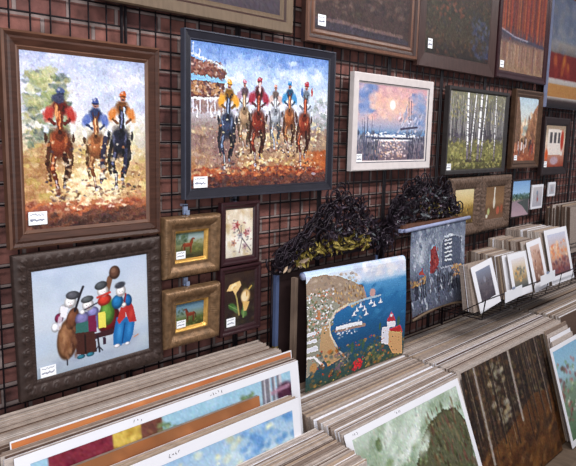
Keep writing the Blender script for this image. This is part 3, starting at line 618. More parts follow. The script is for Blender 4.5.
# --- smaller ones farther along
p = Pic(.43, .36, 150, 35).grad([(0, (150, 130, 110)), (.4, (214, 196, 176)), (1, (150, 70, 50))])
p.poly([(.12, .08), (.9, .1), (.92, .72), (.12, .7)], (214, 204, 196))
for a in (.22, .42, .62): p.poly([(a, .16), (a + .12, .16), (a + .12, .42), (a, .42)], (84, 80, 84))
p.ell((.1, .7), .1, .16, (206, 90, 40)); p.ell((.85, .35), .12, .3, (176, 60, 40)); p.ell((.5, .85), .3, .12, (176, 150, 160)); p.grain(.03)
picture('small interior painting with white wall and red flowers in a dark brown frame', 5.485, 6.06, 1.795, 2.295, [(0, 0, 0), (0, .03, 0), (.01, .035, 0), (.05, .03, 0), (.07, .02, 0)], [M['espresso']], p, tagpos=(.07, .93), tagw=.06, tagh=.05)
p = Pic(.275, .255, 260, 36).grad([(0, (214, 200, 160)), (.35, (206, 180, 120)), (.55, (150, 120, 60)), (1, (84, 66, 40))])
p.dabs(90, (0, .42, 1, .95), [(170, 140, 70), (110, 90, 50), (196, 166, 90), (70, 60, 40)], .04, 1.4, 80, a=.6); p.grain(.03)
rel2 = lambda t, d, L: .004 * math.sin(2 * PI * t / .035) * math.sin(PI * min(1, d / .08)) + .002 * math.sin(t * 260 + d * 150)
cg = [(0, 0, 0), (0, .024, 0), (.01, .036, 0), (.03, .04, 0), (.045, .036, 0), (.06, .028, 0), (.075, .026, 0), (.085, .016, 0)]
picture('golden field painting in a carved grey-brown frame behind the second iron crest', 3.99, 4.435, 1.395, 1.82, cg, [M['carved_grey']], p, seg=50, relief=rel2)
p = Pic(.30, .24, 280, 37).grad([(0, (120, 92, 66)), (.5, (140, 108, 76)), (.7, (110, 80, 56)), (1, (120, 90, 70))])
p.ell((.48, .5), .09, .22, (206, 200, 186)); p.line([(.48, .06), (.48, .35)], .07, (214, 208, 196)); p.ell((.7, .76), .13, .15, (176, 92, 70)); p.ell((.9, .72), .1, .16, (150, 84, 60)); p.ell((.2, .76), .1, .13, (170, 176, 120)); p.ell((.12, .9), .08, .07, (206, 206, 190)); p.grain(.03)
picture('still life of a white bottle and pears in a carved grey-brown frame', 4.45, 4.93, 1.40, 1.822, cg, [M['carved_grey']], p, seg=50, relief=rel2)
p = Pic(.33, .29, 240, 38).grad([(0, (120, 160, 206)), (.35, (150, 186, 220)), (.42, (80, 110, 100)), (.52, (70, 90, 80)), (.58, (150, 130, 140)), (1, (176, 150, 160))])
p.dabs(30, (0, .36, 1, .48), [(50, 70, 60), (60, 90, 80), (130, 150, 160)], .03, a=.8); p.poly([(.95, .52), (.3, .6), (.6, .72), (1, 1)], (84, 90, 90)); p.dabs(20, (0, .45, .6, .55), [(206, 206, 190), (190, 180, 110)], .02, a=.7); p.grain(.02)
picture('small bright coastal painting with blue sky in a thin dark frame', 4.977, 5.335, 1.458, 1.775, [(0, 0, 0), (0, .02, 0), (.008, .024, 0), (.014, .018, 0)], [M['espresso']], p)
for (x0, x1, z0, z1, lab, sd) in ((5.39, 5.62, 1.507, 1.715, 'tiny pale figure print in a white border beside the blue coastal painting', 39), (5.735, 5.89, 1.60, 1.725, 'tiny white bordered print, farthest right on the grid', 40)):
    p = Pic(x1 - x0 - .04, z1 - z0 - .04, 300, sd).grad([(0, (190, 186, 190)), (1, (170, 170, 180))])
    p.ell((.5, .5), .12, .36, (150, 130, 140)); p.ell((.55, .65), .08, .12, (170, 90, 80)); p.ell((.45, .3), .1, .14, (120, 140, 160)); p.grain(.03)
    picture(lab, x0, x1, z0, z1, [(0, 0, 0), (0, .01, 0), (.02, .01, 0)], [M['mat']], p, mat='print', cat='print')
h = thing('wire_hook', 'small dark hook under the middle of the charcoal framed race painting', 'hook', (2.02, 0, 1.785))
b = MB(); b.box(-.006, .006, -.02, -.004, -.012, .02); b.box(-.006, .006, -.02, .012, -.004, .004); b.build('hook_plate', M['charcoal_edge'], h)

# ------------------------------------------------------------------ matted prints standing in the bins
NM = 0
def card_core(x0, x1, h, th, rr, edge=None):
    b = MB(); w = (x1 - x0) / 2
    e = edge if edge is not None else rr.choices(range(9), EW)[0]
    white = edge is None and rr.random() < .10
    b.box(-w, w, 0, .0016, 0, h, 0)
    b.box(-w + .001, w - .001, .0016, th, 0, h - rr.uniform(0, .002), 1)
    return b, [M['mat'] if white else EDGE[rr.choice((0, 1, 2, 5, 8, 3, 7))], EDGE[e]]
def place(o, x0, x1, ytop, ztop, lean, zb):
    h = (ztop - zb) / math.cos(lean)
    o.location = ((x0 + x1) / 2, ytop - h * math.sin(lean), zb + .004); o.rotation_euler = (-lean, 0, 0)
    return h
def stack(n, x0, x1, ya, yb, za, zb_, la, lb, base, label, group, rr, th=.0075, drift=.1, jx=.006, jz=.004, skip=lambda i: False, edge=None, fix=None):
    global NM
    th = abs(yb - ya) / max(1, n - 1) * .86 if fix is None else fix
    for i in range(n):
        if skip(i): continue
        t = i / max(1, n - 1); y = ya + (yb - ya) * t
        dx = drift * (y) + rr.uniform(-jx, jx)
        a, b_ = x0 + dx, x1 + dx + rr.uniform(-jx, jx)
        dz = rr.uniform(-jz, jz); zt = za + (zb_ - za) * t + dz; ln = la + (lb - la) * t; y += dz * math.tan(ln)
        h = (zt - base) / math.cos(ln)
        mb_, ms = card_core(a, b_, h, th, rr, edge(i) if edge else None)
        o = mb_.build('matted_print', ms); place(o, a, b_, y, zt, ln, base)
        tag(o, label, 'print', group); NM += 1
def front_card(label, x0, x1, ytop, ztop, lean, base, pic, ins, name='matted_print', th=.006, roll=0., notes=(), edgemat=None, group=None, res_mat='print', cat='print'):
    h = (ztop - base) / math.cos(lean)
    t = thing(name, label, cat, group=group); place(t, x0, x1, ytop, ztop, lean, base); t.rotation_euler[1] = roll
    w = (x1 - x0) / 2
    b = MB(); b.box(-w, w, .002, th, 0, h, 0); b.build('backing_board', edgemat or EDGE[3], t)
    l, r_, tp, bt = ins
    if l > 0:
        b = MB()
        for (a0, a1, c0, c1) in ((-w, -w + l, 0, h), (w - r_, w, 0, h), (-w + l, w - r_, h - tp, h), (-w + l, w - r_, 0, bt)): b.box(a0, a1, 0, .002, c0, c1)
        b.build('mat_border', M['mat'], t)
    s_ = sheet('picture_sheet', 2 * w - l - r_, h - tp - bt, pic, M[res_mat], t); s_.location = ((l - r_) / 2, .0012 if l > 0 else 0, bt + (h - tp - bt) / 2)
    rr = random.Random(int(x0 * 977))
    for (nx_, nz_, k) in notes:
        b = MB()
        for j in range(k):
            xx = nx_ - w + j * .014; zz = h - nz_
            b.tube([(xx + rr.uniform(-.004, .004), -.0006, zz + rr.uniform(-.008, .008)) for _ in range(3)], .0011, 4)
        b.build('pencilled_price', M['ink'], t)
    return t

rr = random.Random(5)
BASE = .025
L8 = R(8)
# left bay, rear stack up to the tall front print
def eL(i): return 8 if i % 9 == 4 else None
stack(22, .79, 2.165, -.035, -.28, 1.058, 1.058, L8, L8, BASE, 'long matted print packed edge-up at the very back of the left bin', 'long prints packed at the back of the left bin', rr, drift=.12, jx=.012)
p = Pic(1.3, .9, 30, 50).grad([(0, (186, 122, 80)), (.06, (190, 116, 68)), (.5, (150, 80, 50)), (1, (90, 60, 50))]); p.dabs(80, (0, 0, 1, .3), [(216, 140, 80), (186, 100, 60)], .03, 3, a=.5)
front_card('long print whose orange picture edge rises above its neighbours in the left bin', .80, 2.135, -.296, 1.08, L8, BASE, p, (.004, .004, .006, .004))
stack(5, .80, 2.145, -.3125, -.356, 1.058, 1.058, L8, L8, BASE, 'long matted print between the orange-edged print and the blue sky picture', 'long prints just behind the sky picture', rr, drift=.12, jx=.01)
p = Pic(1.215, .868, 130, 51).grad([(0, (150, 190, 212)), (.2, (160, 190, 200)), (1, (110, 130, 110))])
p.dabs(50, (.3, 0, 1, .2), [(170, 206, 224), (140, 184, 210), (190, 214, 224)], .03, 2, a=.5)
ub = (0.255, 0.065)[0] - .008
for a, b_, c_, cs in ((-.2, 0, (132, 50, 66), [(110, 40, 60), (150, 64, 76)]), (0, .098, (206, 176, 84), [(226, 200, 110), (176, 140, 60), (150, 120, 60)]), (.098, .172, (120, 76, 66), [(96, 58, 56), (150, 100, 80)])):
    p.poly([(ub + a, -.02), (ub + b_, -.02), (ub + b_, .4), (ub + a, .4)], c_); p.dabs(60, (ub + a, 0, ub + b_, .3), cs, .014, a=.6)
for c_ in ((0.430, 0.050), (0.447, 0.078), (0.408, 0.076), (0.768, 0.060), (0.793, 0.054)): p.dabs(14, (c_[0] - .02, c_[1] - .02, c_[0] + .02, c_[1] + .03), [(120, 140, 90), (150, 170, 120), (90, 110, 80)], .012, a=.7)
for x in (320, 345, 378, 410):
    c_ = ((0.849, 0.001)[0] + (x - 320) * .00085, 0); p.poly([(c_[0], -.05), (c_[0] + .016, -.05), (c_[0] + .016, .16), (c_[0], .16)], (120, 118, 128)); p.poly([(c_[0] + .016, -.05), (c_[0] + .024, -.05), (c_[0] + .024, .16), (c_[0] + .016, .16)], (190, 190, 198))
p.ell((0.967, 0.088), .075, .055, (84, 44, 66)); p.ell((1.033, 0.097), .07, .06, (74, 40, 60)); p.line([(0.899, 0.075), (0.988, 0.065)], .015, (170, 130, 150)); p.dabs(60, (.93, .1, 1, .7), [(120, 40, 60), (90, 40, 60), (150, 60, 60)], .02, a=.6); p.grain(.02)
front_card('long white-bordered print of blue sky and a dark carriage in the left bin', .78, 2.1, -.372, 1.058, L8, BASE, p, (.05, .055, .034, .05), notes=((.80, .016, 5), (.44, .016, 3)))
# lower group in front of it
w_ = (.955 - .1) / math.cos(L8)
p = Pic(1.0, .8, 30, 52).grad([(0, (150, 100, 66)), (1, (120, 76, 50))]); p.dabs(80, (0, 0, 1, .3), [(190, 124, 78), (140, 88, 56)], .03, 3, 0, 10, a=.5)
front_card('thick orange-brown wooden-edged board standing behind the blue and yellow print', .72, 1.82, -.41, .978, L8, BASE, p, (0, 0, 0, 0), th=.018, name='wooden_board', cat='board')
stack(5, .72, 1.985, -.43, -.466, .942, .942, L8, L8, BASE, 'matted print directly behind the blue and yellow print in the left bin', 'prints directly behind the blue and yellow print', rr, drift=0, jx=.012)
p = Pic(1.2, .75, 130, 53).grad([(0, (150, 184, 214)), (.15, (176, 200, 214)), (.4, (206, 206, 176)), (1, (150, 150, 110))])
p.dabs(160, (.3, 0, 1, .5), [(120, 164, 210), (226, 226, 190), (196, 212, 222), (236, 230, 180), (150, 180, 206), (214, 206, 150)], .022, 1.5, a=.6); p.dabs(60, (.75, 0, 1, .2), [(84, 140, 200), (120, 164, 214)], .02, a=.6); p.grain(.02)
front_card('blue and yellow meadow sky print, lowest picture facing out of the left bin', .70, 1.995, -.479, .942, L8, BASE, p, (.05, .045, .045, .05), notes=((.60, .022, 4),))
def e4(i): return {9: 7, 10: 7, 3: 6}.get(i)
stack(26, 1.0, 2.145, -.514, -.82, .778, .75, L8, R(10), BASE, 'print packed edge-up in the low front row of the left bin', 'low front row of the left bin', rr, drift=.1, jx=.008, edge=e4)

# middle bay
stack(44, 2.195, 3.235, -.065, -.628, .778, .778, R(4), R(20), BASE, 'matted print packed edge-up behind the misty green print', 'prints packed in the middle bin', rr, drift=.11, jx=.007, edge=lambda i: {30: 6, 36: 6, 40: 6, 22: 7}.get(i))
p = Pic(.92, .62, 150, 54).grad([(0, (176, 190, 176)), (.3, (150, 168, 146)), (.6, (120, 138, 110)), (1, (96, 104, 76))])
p.dabs(160, (0, 0, 1, 1), [(166, 184, 164), (140, 158, 130), (190, 200, 190), (120, 140, 110)], .06, 1.6, -20, a=.4)
p.poly([(0.441, 0.342), (0.543, 0.208), (0.656, 0.138), (0.802, 0.104), (0.931, 0.134), (1.030, 0.307), (0.948, 0.613), (0.602, 0.637)], (84, 82, 58), .85)
p.dabs(200, (0.584, 0.065) + (1, .8), [(90, 92, 60), (110, 84, 60), (70, 70, 50), (120, 110, 80), (100, 70, 58)], .02, 2.4, 80, 15, a=.55)
p.dabs(60, (0, .2, .6, .7), [(120, 140, 90), (176, 186, 150), (110, 128, 84)], .03, 2, -30, a=.5); p.ell((0.185, 0.104), .05, .05, (90, 110, 70), .7); p.dabs(30, (.25, .05, .6, .3), [(206, 212, 206), (190, 204, 190)], .05, 2, -30, a=.5); p.impress(1200, .009, ang=60).sharpen(.8)
p.grain(.02)
front_card('matted print of a misty green landscape facing out of the middle bin', 2.118, 3.118, -.645, .778, R(22), BASE, p, (.045, .035, .035, .04), notes=((.39, .016, 4), (.06, .016, 3)))

# right bay: wide prints, a forest canvas and a blue print in front
stack(46, 3.255, 4.79, -.035, -.585, .778, .778, R(4), R(15.5), BASE, 'wide matted print packed edge-up behind the forest path canvas', 'wide prints packed in the right bin', rr, drift=.09, jx=.008, edge=lambda i: {34: 6, 35: 6, 27: 6}.get(i))
def forest(seed):
    p = Pic(1.04, .72, 170, seed).grad([(0, (60, 46, 38)), (.4, (52, 40, 34)), (.6, (66, 46, 34)), (1, (60, 42, 32))])
    p.dabs(420, (0, 0, 1, .62), [(96, 70, 50), (60, 46, 38), (120, 104, 76), (44, 36, 34), (84, 76, 50), (110, 80, 50)], .022, 1.5, a=.6)
    p.dabs(60, (.25, .05, .45, .5), [(190, 186, 170), (150, 146, 120), (170, 150, 110)], .025, a=.55)
    p.poly([(.0, .66), (.35, .58), (.75, .42), (1, .46), (1, 1), (0, 1)], (96, 62, 34)); p.dabs(150, (.05, .6, 1, 1), [(110, 74, 42), (76, 50, 32), (140, 98, 54), (52, 38, 30)], .04, 1.8, -20, a=.5)
    for x, wd, c_ in ((.02, .02, 0), (.13, .026, 1), (.2, .014, 0), (.3, .02, 0), (.46, .016, 0), (.55, .028, 1), (.64, .014, 0), (.74, .018, 0), (.84, .022, 0), (.94, .03, 0)):
        p.line([(x, -.02), (x + .012, .4), (x + .02, p.r.uniform(.55, .8))], wd * 1.2, (166, 156, 148) if c_ else (50, 38, 34), .9); p.line([(x + .012, -.02), (x + .03, .6)], wd * .4, (120, 100, 80), .6)
    for k in range(46):
        x = p.r.random(); p.line([(x, -.02), (x + .03, p.r.uniform(.35, .75))], p.r.uniform(.003, .012), p.r.choice([(150, 134, 118), (40, 30, 28), (110, 84, 60), (36, 30, 28), (96, 80, 60)]), .7)
    p.impress(2200, .007, ang=80, spread=35); p.grain(.025); return p
front_card('brown forest canvas narrow and half hidden, second in the right bin', 3.33, 4.385, -.603, .752, R(17), BASE, forest(56), (0, 0, 0, 0), edgemat=EDGE[7], res_mat='oil', name='canvas_print', cat='painting')
front_card('brown forest path canvas with pale trunks facing out of the right bin', 3.195, 4.245, -.628, .778, R(17), BASE, forest(55), (0, 0, 0, 0), edgemat=EDGE[7], res_mat='oil', name='canvas_print', cat='painting')
p = Pic(.9, .6, 130, 57).grad([(0, (130, 176, 206)), (.3, (150, 186, 200)), (.5, (120, 140, 120)), (1, (90, 120, 90))])
p.dabs(90, (0, .15, .4, .8), [(170, 90, 90), (120, 150, 100), (206, 206, 196), (90, 110, 80), (110, 60, 60)], .03, a=.6); p.grain(.02)
stack(4, 4.40, 4.775, -.612, -.664, .762, .705, R(16), R(16), BASE, 'short print packed just behind the pale blue sky print', 'short prints behind the pale blue sky print', rr, drift=0, jx=.008, fix=.0085)
front_card('matted print with pale blue sky beside the forest path canvas, at the right end', 4.31, 5.15, -.688, .677, R(18), BASE, p, (.035, .035, .03, .04))
stack(38, 4.86, 6.3, -.035, -.56, .778, .778, R(4), R(16), BASE, 'print packed edge-up in the farthest floor bin', 'prints packed in the farthest bin', rr, drift=.09, jx=.008)

# the low bins they stand in
for (x0, x1, lab) in ((.45, 2.15, 'low wooden print bin under the left row of long prints'), (2.16, 3.2, 'low wooden print bin under the misty green print'), (3.21, 4.8, 'low wooden print bin under the forest path canvas'), (4.81, 6.6, 'low wooden print bin farthest to the right')):
    t = thing('print_bin', lab, 'bin', ((x0 + x1) / 2, 0, 0)); w_ = (x1 - x0) / 2
    b = MB(); b.box(-w_ + .003, w_ - .003, -1.02, -.03, 0, .022); b.build('base_board', M['ply'], t)
    b = MB(); b.box(-w_ + .003, w_ - .003, -1.05, -1.021, 0, .1); b.build('front_lip', M['ply'], t)

# ------------------------------------------------------------------ small prints in the wire basket
t = thing('wire_basket', 'black wire basket hung on the grid holding the small matted prints', 'basket', (4.74, 0, .953))
b = MB()
X0, X1 = -1.0, 1.0
for z, y, q in ((0, -.46, X0), (.13, -.475, X0), (.13, -.012, -.66), (0, -.03, X0)): b.tube([(q, y, z), (X1, y, z)], .0045, 6)
for x in (X0, X1):
    b.tube([(x, -.475, .13), (x, -.46, 0), (x, -.03, 0)], .0045, 6); b.tube([(x, -.475, .13), (x, -.28, 0)], .0035, 6)
b.build('basket_frame', M['wire'], t)
b = MB()
for k in range(33): x = X0 + (X1 - X0) * k / 32; b.tube([(x, -.03, 0), (x, -.46, 0)], .0025, 5)
for k in range(9): x = X0 + (X1 - X0) * k / 8; b.tube([(x, -.46, 0), (x, -.475, .13)], .003, 5)
for y in (-.12, -.24, -.36): b.tube([(X0, y, 0), (X1, y, 0)], .003, 5)
b.build('basket_floor', M['wire'], t)
b = MB()
for x in (-.6, -.1, .4, .9): b.tube([(x, .01, .2), (x, -.012, .13), (x, -.03, 0)], .004, 5)
b.build('hook_bracket', M['wire'], t)
t2 = thing('wire_basket', 'black wire basket at the far end holding upright brown-edged frames', 'basket', (6.05, 0, 1.12))
b = MB()
for z, y in ((0, -.3), (.1, -.31), (.1, -.03), (0, -.03)): b.tube([(-.45, y, z), (.45, y, z)], .0045, 6)
for x in (-.45, .45): b.tube([(x, -.03, .1), (x, -.31, .1), (x, -.3, 0), (x, -.03, 0), (x, -.03, .1)], .0045, 6)
for k in range(13): x = -.45 + .9 * k / 12; b.tube([(x, -.03, 0), (x, -.3, 0)], .0025, 5)
b.build('basket_frame', M['wire'], t2)

def small(seed, cols, kind):
    p = Pic(.22, .2, 300, seed).grad(cols)
    if kind == 0: p.dabs(50, (0, .3, 1, 1), [(90, 84, 90), (120, 110, 112), (70, 66, 78)], .05, a=.6); p.ell((.5, .35), .12, .12, (150, 150, 164), .7)
    if kind == 1: p.dabs(40, (.1, .3, .9, .8), [(226, 176, 100), (206, 150, 84), (120, 120, 96), (70, 90, 110)], .06, a=.6)
    if kind == 2: p.dabs(50, (.0, .1, 1, .9), [(190, 150, 130), (150, 100, 80), (214, 196, 186), (90, 70, 66)], .06, a=.6)
    if kind == 3: p.dabs(50, (.1, .2, .9, .6), [(226, 150, 96), (214, 120, 80), (230, 190, 150)], .05, a=.7); p.dabs(50, (0, .6, 1, 1), [(130, 60, 60), (90, 60, 80), (150, 90, 70)], .05, a=.6)
    p.grain(.02); return p
specs = [(3.80, 4.085, 1.285, -.345, .975, 'four', [(0, (130, 138, 158)), (.5, (104, 98, 106)), (1, (74, 66, 74))], 0, 'small white matted grey print, leftmost in the wire basket', 'leftmost small stack', R(-7)),
         (4.29, 4.60, 1.285, -.345, .975, '', [(0, (214, 210, 214)), (.5, (196, 170, 130)), (1, (84, 90, 92))], 1, 'small white matted print of golden sails, second stack in the wire basket', 'second small stack', 0),
         (4.615, 4.865, 1.35, -.345, .975, '', [(0, (206, 180, 170)), (.5, (170, 130, 110)), (1, (110, 80, 70))], 2, 'small white matted print of a brown doorway, third stack in the wire basket', 'third small stack', R(-4)),
         (4.91, 5.36, 1.40, -.34, .975, '', [(0, (190, 194, 214)), (.55, (196, 160, 140)), (1, (110, 66, 76))], 3, 'small white matted print of orange blooms, fourth stack in the wire basket', 'fourth small stack', 0)]
for k, (x0, x1, zt, yt, base, _, cols, kind, lab, grp, roll) in enumerate(specs):
    stack(15 if k else 7, x0 - .02, x1 - .02, -.06 if k else -.27, yt + .02, zt - .01, zt - .008, R(2) if k else R(9), R(13), base, 'small matted print packed edge-up behind the front one of the ' + grp, 'prints of the ' + grp, rr, drift=.06, jx=.004, jz=.006, th=.0075)
    front_card(lab, x0, x1, yt, zt, R(14), base + .01, small(60 + k, cols, kind), (.045, .045, .04, .06), roll=roll)
stack(12, 5.64, 6.42, -.06, -.26, 1.52, 1.52, R(1), R(4), 1.126, 'brown-edged framed print standing upright in the far wire basket', 'framed prints in the far basket', rr, drift=0, jx=.02, jz=.02, th=.011, edge=lambda i: 7)
for (x, z, lab) in ((4.13, 1.06, 'blank white price card clipped to the basket under the leftmost small prints'), (4.70, 1.085, 'blank white price card clipped to the basket under the doorway print')):
    t = thing('hanging_price_card', lab, 'sign', (x, -.4845, z), (R(-4), R(-3), 0)); b = MB(); b.box(-.13, .13, -.001, .001, -.035, .04); b.build('card_sheet', M['tagpaper'], t)
    b = MB(); b.box(-.02, .02, -.003, .003, .036, .05); b.build('card_clip', M['clip'], t)

# ------------------------------------------------------------------ the hanging canvases
p = Pic(.9, .62, 380, 70).grad([(0, (140, 160, 212)), (.05, (176, 200, 232)), (.075, (196, 212, 234)), (.1, (206, 212, 222)), (.2, (170, 196, 222)), (.24, (84, 148, 196)), (.4, (42, 112, 166)), (.7, (28, 86, 130)), (1, (60, 84, 70))])
p.dabs(50, (.45, .05, 1, .17), [(226, 222, 224), (206, 206, 222), (186, 196, 220)], .04, 2, -8, a=.6); p.dabs(60, (.35, .24, 1, .6), [(50, 120, 174), (34, 98, 150), (64, 134, 180)], .03, 2.2, -8, a=.4)
p.poly([(-0.015, 0.150), (0.037, 0.086), (0.149, 0.078), (0.291, 0.117), (0.404, 0.170), (0.528, 0.247), (0.559, 0.351), (0.374, 0.375), (0.277, 0.406), (0.185, 0.472), (-0.000, 0.296)], (158, 138, 120))
p.dabs(150, (0.038, 0.099) + (0.462, 0.350), [(170, 152, 142), (146, 128, 116), (176, 158, 140), (124, 110, 98), (184, 160, 124)], .014, a=.6); p.dabs(90, (0.247, 0.214) + (0.535, 0.393), [(190, 150, 90), (206, 170, 110), (150, 110, 70), (120, 90, 60)], .012, 1.6, 70, a=.7)
p.poly([(-0.014, 0.205), (0.178, 0.276), (0.300, 0.354), (0.231, 0.451), (0.188, 0.577), (0.217, 0.749), (0.004, 0.878)], (150, 148, 134))
p.dabs(190, (-0.007, 0.206) + (0.236, 0.592), [(226, 224, 226), (196, 196, 200), (120, 130, 90), (176, 130, 100), (90, 104, 74)], .012, a=.75)
p.poly([(0.128, 0.500), (0.185, 0.495), (0.225, 0.612), (0.264, 0.718), (0.329, 0.824), (0.197, 0.847), (0.111, 0.689)], (186, 152, 112)); p.line([(0.374, 0.363), (0.253, 0.400), (0.196, 0.475), (0.207, 0.583), (0.289, 0.739), (0.393, 0.860)], 0.0170, (214, 204, 184), .8)
for a in (265, 290, 312): p.poly([(-0.021, 0.514) if a == 265 else ((-0.019, 0.577) if a == 290 else (-0.018, 0.633)), (0.076, 0.518) if a == 265 else ((0.082, 0.577) if a == 290 else (0.093, 0.637)), (0.077, 0.546) if a == 265 else ((0.088, 0.608) if a == 290 else (0.099, 0.680)), (-0.020, 0.543) if a == 265 else ((-0.018, 0.604) if a == 290 else (-0.016, 0.678))], (214, 214, 226))
p.line([(-0.000, 0.718), (0.067, 0.730), (0.154, 0.831)], 0.0194, (226, 222, 226)); p.ell((0.062, 0.820), 0.0582, 0.0534, (186, 140, 90)); p.poly([(0.073, 0.416), (0.107, 0.347), (0.119, 0.441)], (200, 120, 70), .7)
p.ell((0.622, 0.318), 0.0534, 0.0485, (190, 150, 146)); p.line([(0.374, 0.375), (0.533, 0.357), (0.705, 0.359)], 0.0170, (170, 190, 200), .8)
for (c_, ) in (((0.458, 0.433),), ((0.537, 0.438),), ((0.498, 0.403),), ((0.639, 0.426),), ((0.604, 0.395),), ((0.707, 0.409),), ((0.433, 0.462),), ((0.555, 0.484),)): p.poly([(c_[0] - .012, c_[1] + .012), (c_[0] + .012, c_[1] + .012), (c_[0] + .002, c_[1] - .03)], (226, 232, 240)); p.line([(c_[0] - .02, c_[1] + .016), (c_[0] + .02, c_[1] + .014)], .008, (206, 216, 226))
p.line([(0.259, 0.566), (0.543, 0.586)], 0.0267, (150, 130, 120)); p.line([(0.270, 0.547), (0.381, 0.552), (0.510, 0.562)], 0.0315, (222, 226, 236))
p.dabs(30, (0.268, 0.497) + (0.527, 0.636), [(226, 226, 232), (150, 160, 170)], .01, a=.7)
p.dabs(230, (0.022, 0.714) + (0.764, 1.255), [(176, 96, 40), (206, 140, 60), (96, 110, 60), (60, 84, 66), (120, 96, 60), (70, 90, 90)], .018, a=.65)
p.dabs(120, (0.588, 0.804) + (0.999, 1.132), [(170, 130, 80), (120, 116, 60), (190, 160, 90), (96, 104, 60)], .018, a=.7); p.dabs(70, (0.266, 0.766) + (0.421, 0.906), [(120, 90, 110), (90, 100, 90), (150, 130, 110)], .016, a=.6)
p.dabs(26, (0.451, 0.880) + (0.550, 0.979), [(206, 40, 50), (180, 40, 60)], .014, a=.9); p.dabs(50, (0.038, 0.891) + (0.982, 1.371), [(50, 70, 66), (40, 60, 60), (70, 84, 60)], .03, a=.6)
for c_, k in (((0.428, 0.762), .03), ((0.540, 0.763), .028), ((0.711, 0.647), .022), ((0.916, 0.651), .03)): p.ell(c_, k, k * 2, (70, 100, 72), .85)
p.poly([(0.734, 0.662), (0.816, 0.679), (0.826, 0.858), (0.736, 0.816)], (214, 214, 226)); p.poly([(0.810, 0.723), (0.961, 0.749), (0.985, 0.992), (0.872, 0.953), (0.817, 0.855)], (206, 160, 110)); p.poly([(0.817, 0.705), (0.943, 0.699), (0.972, 0.774), (0.831, 0.730)], (184, 44, 52))
p.poly([(0.784, 0.625), (0.885, 0.642), (0.882, 0.699), (0.793, 0.679)], (222, 220, 232)); p.poly([(0.784, 0.620), (0.832, 0.536), (0.885, 0.637)], (176, 56, 70)); p.ell((0.834, 0.576), 0.0218, 0.0194, (206, 206, 222)); p.warp(.002, .012).impress(3500, .0042, ang=0, jit=24, a=.55)
p.dabs(130, (-0.007, 0.206) + (0.199, 0.557), [(240, 238, 240), (214, 212, 216), (100, 112, 80), (196, 120, 90), (76, 92, 66)], .008, 1.5, 0, a=.9)
p.dabs(160, (0.055, 0.703) + (0.972, 1.204), [(206, 120, 50), (226, 170, 80), (70, 90, 50), (50, 72, 60), (190, 60, 56), (150, 130, 80)], .008, 1.4, a=.9)
p.dabs(26, (0.459, 0.888) + (0.541, 0.968), [(220, 40, 50)], .01, a=.9); p.sharpen(1.2).grain(.02)
t = thing('canvas_scroll', 'unframed harbour bay canvas with a rolled pale blue top edge, hung in the middle', 'painting', (2.775, -.2, .79))
def shp(U, V):
    x = (U - .5) * .89; top = .605 - .02 * U
    r_ = .02; arc = .075
    ph = np.clip((arc - V) / arc, 0, 1) * PI * 1.15
    z = np.where(V > arc, top * (1 - (V - arc) / (1 - arc)), top + r_ * np.sin(ph))
    y = np.where(V > arc, -.012 * np.sin(PI * V) * 1.0, r_ * (1 - np.cos(ph)))
    y = y + .01 * np.sin(PI * U) * (V - .2) - .02 * (V > arc) * np.clip(V - arc, 0, 1)
    return x, y, z
sheet('canvas', .89, .6, p, M['oil'], t, shp)
b = MB(); b.tube([(-.446, .021, .602), (.446, .021, .582)], .018, 12); b.build('roll_core', M['canvas_edge'], t, True)

p = Pic(.70, .56, 240, 71).grad([(0, (90, 100, 122)), (.2, (134, 142, 158)), (.5, (110, 118, 136)), (.62, (84, 90, 106)), (.9, (90, 96, 114)), (1, (84, 86, 100))])
p.ell((0.165, 0.299), 0.1399, 0.2099, (196, 202, 212), .8, 0, .9); p.dabs(110, (0, 0, 1, .5), [(120, 130, 150), (160, 168, 180), (84, 94, 116), (196, 202, 212)], .035, 1.8, 70, a=.45)
p.poly([(0.334, 0.278), (0.406, 0.231), (0.452, 0.342), (0.480, 0.463), (0.366, 0.594), (0.309, 0.573)], (138, 56, 56)); p.dabs(30, (0.334, 0.278) + (0.473, 0.578), [(160, 66, 60), (110, 44, 50)], .02, 1.5, 80, a=.6); p.poly([(0.118, 0.538), (0.188, 0.460), (0.232, 0.559)], (150, 70, 56))
p.poly([(0.549, 0.192), (0.734, 0.168), (0.922, 0.216), (0.910, 0.557), (0.511, 0.526)], (84, 92, 112))
for k in range(7): p.line([((0.592, 0.198)[0], .16 + k * .05), ((0.724, 0.215)[0], .155 + k * .05)], .02, (190, 198, 210), .85)
p.line([(0.511, 0.538), (0.923, 0.547)], 0.0187, (160, 166, 180), .8)
p.dabs(120, (0, .55, 1, .95), [(60, 64, 80), (150, 158, 176), (96, 104, 124), (190, 196, 206), (74, 70, 80)], .022, 2.2, 85, a=.65)
for k in range(20):
    a = p.r.uniform(.05, .95); p.ell((a, .66), .02, .045, (46, 46, 58), .9); p.line([(a, .7), (a, .82)], .022, (52, 54, 70), .9)
p.dabs(30, (0.712, 0.537) + (0.916, 0.669), [(176, 130, 80), (206, 160, 100)], .02, a=.7); p.dabs(30, (0, .58, .25, .66), [(176, 140, 90), (150, 110, 70)], .02, a=.6); p.warp(.008, .03).impress(1800, .009, ang=80, spread=30).sharpen(1.5).grain(.03)
t = thing('canvas_scroll', 'unframed grey rainy street canvas with red sails, hung under the second iron crest', 'painting', (3.635, -.2, .985))
def shp2(U, V):
    x = (U - .5) * .67; z = .55 * (1 - V) + .02 * U * (1 - V) + .012 * V + .028 * V * np.sin(PI * U)
    return x, .02 - .05 * V + .012 * np.sin(PI * V) + .01 * np.cos(PI * 2 * U) * V, z
sheet('canvas', .70, .56, p, M['oil'], t, shp2)
b = MB(); b.tube([(-.40, .02, .556), (.38, .02, .578)], .012, 12); b.build('top_rod', M['canvas_edge'], t, True)
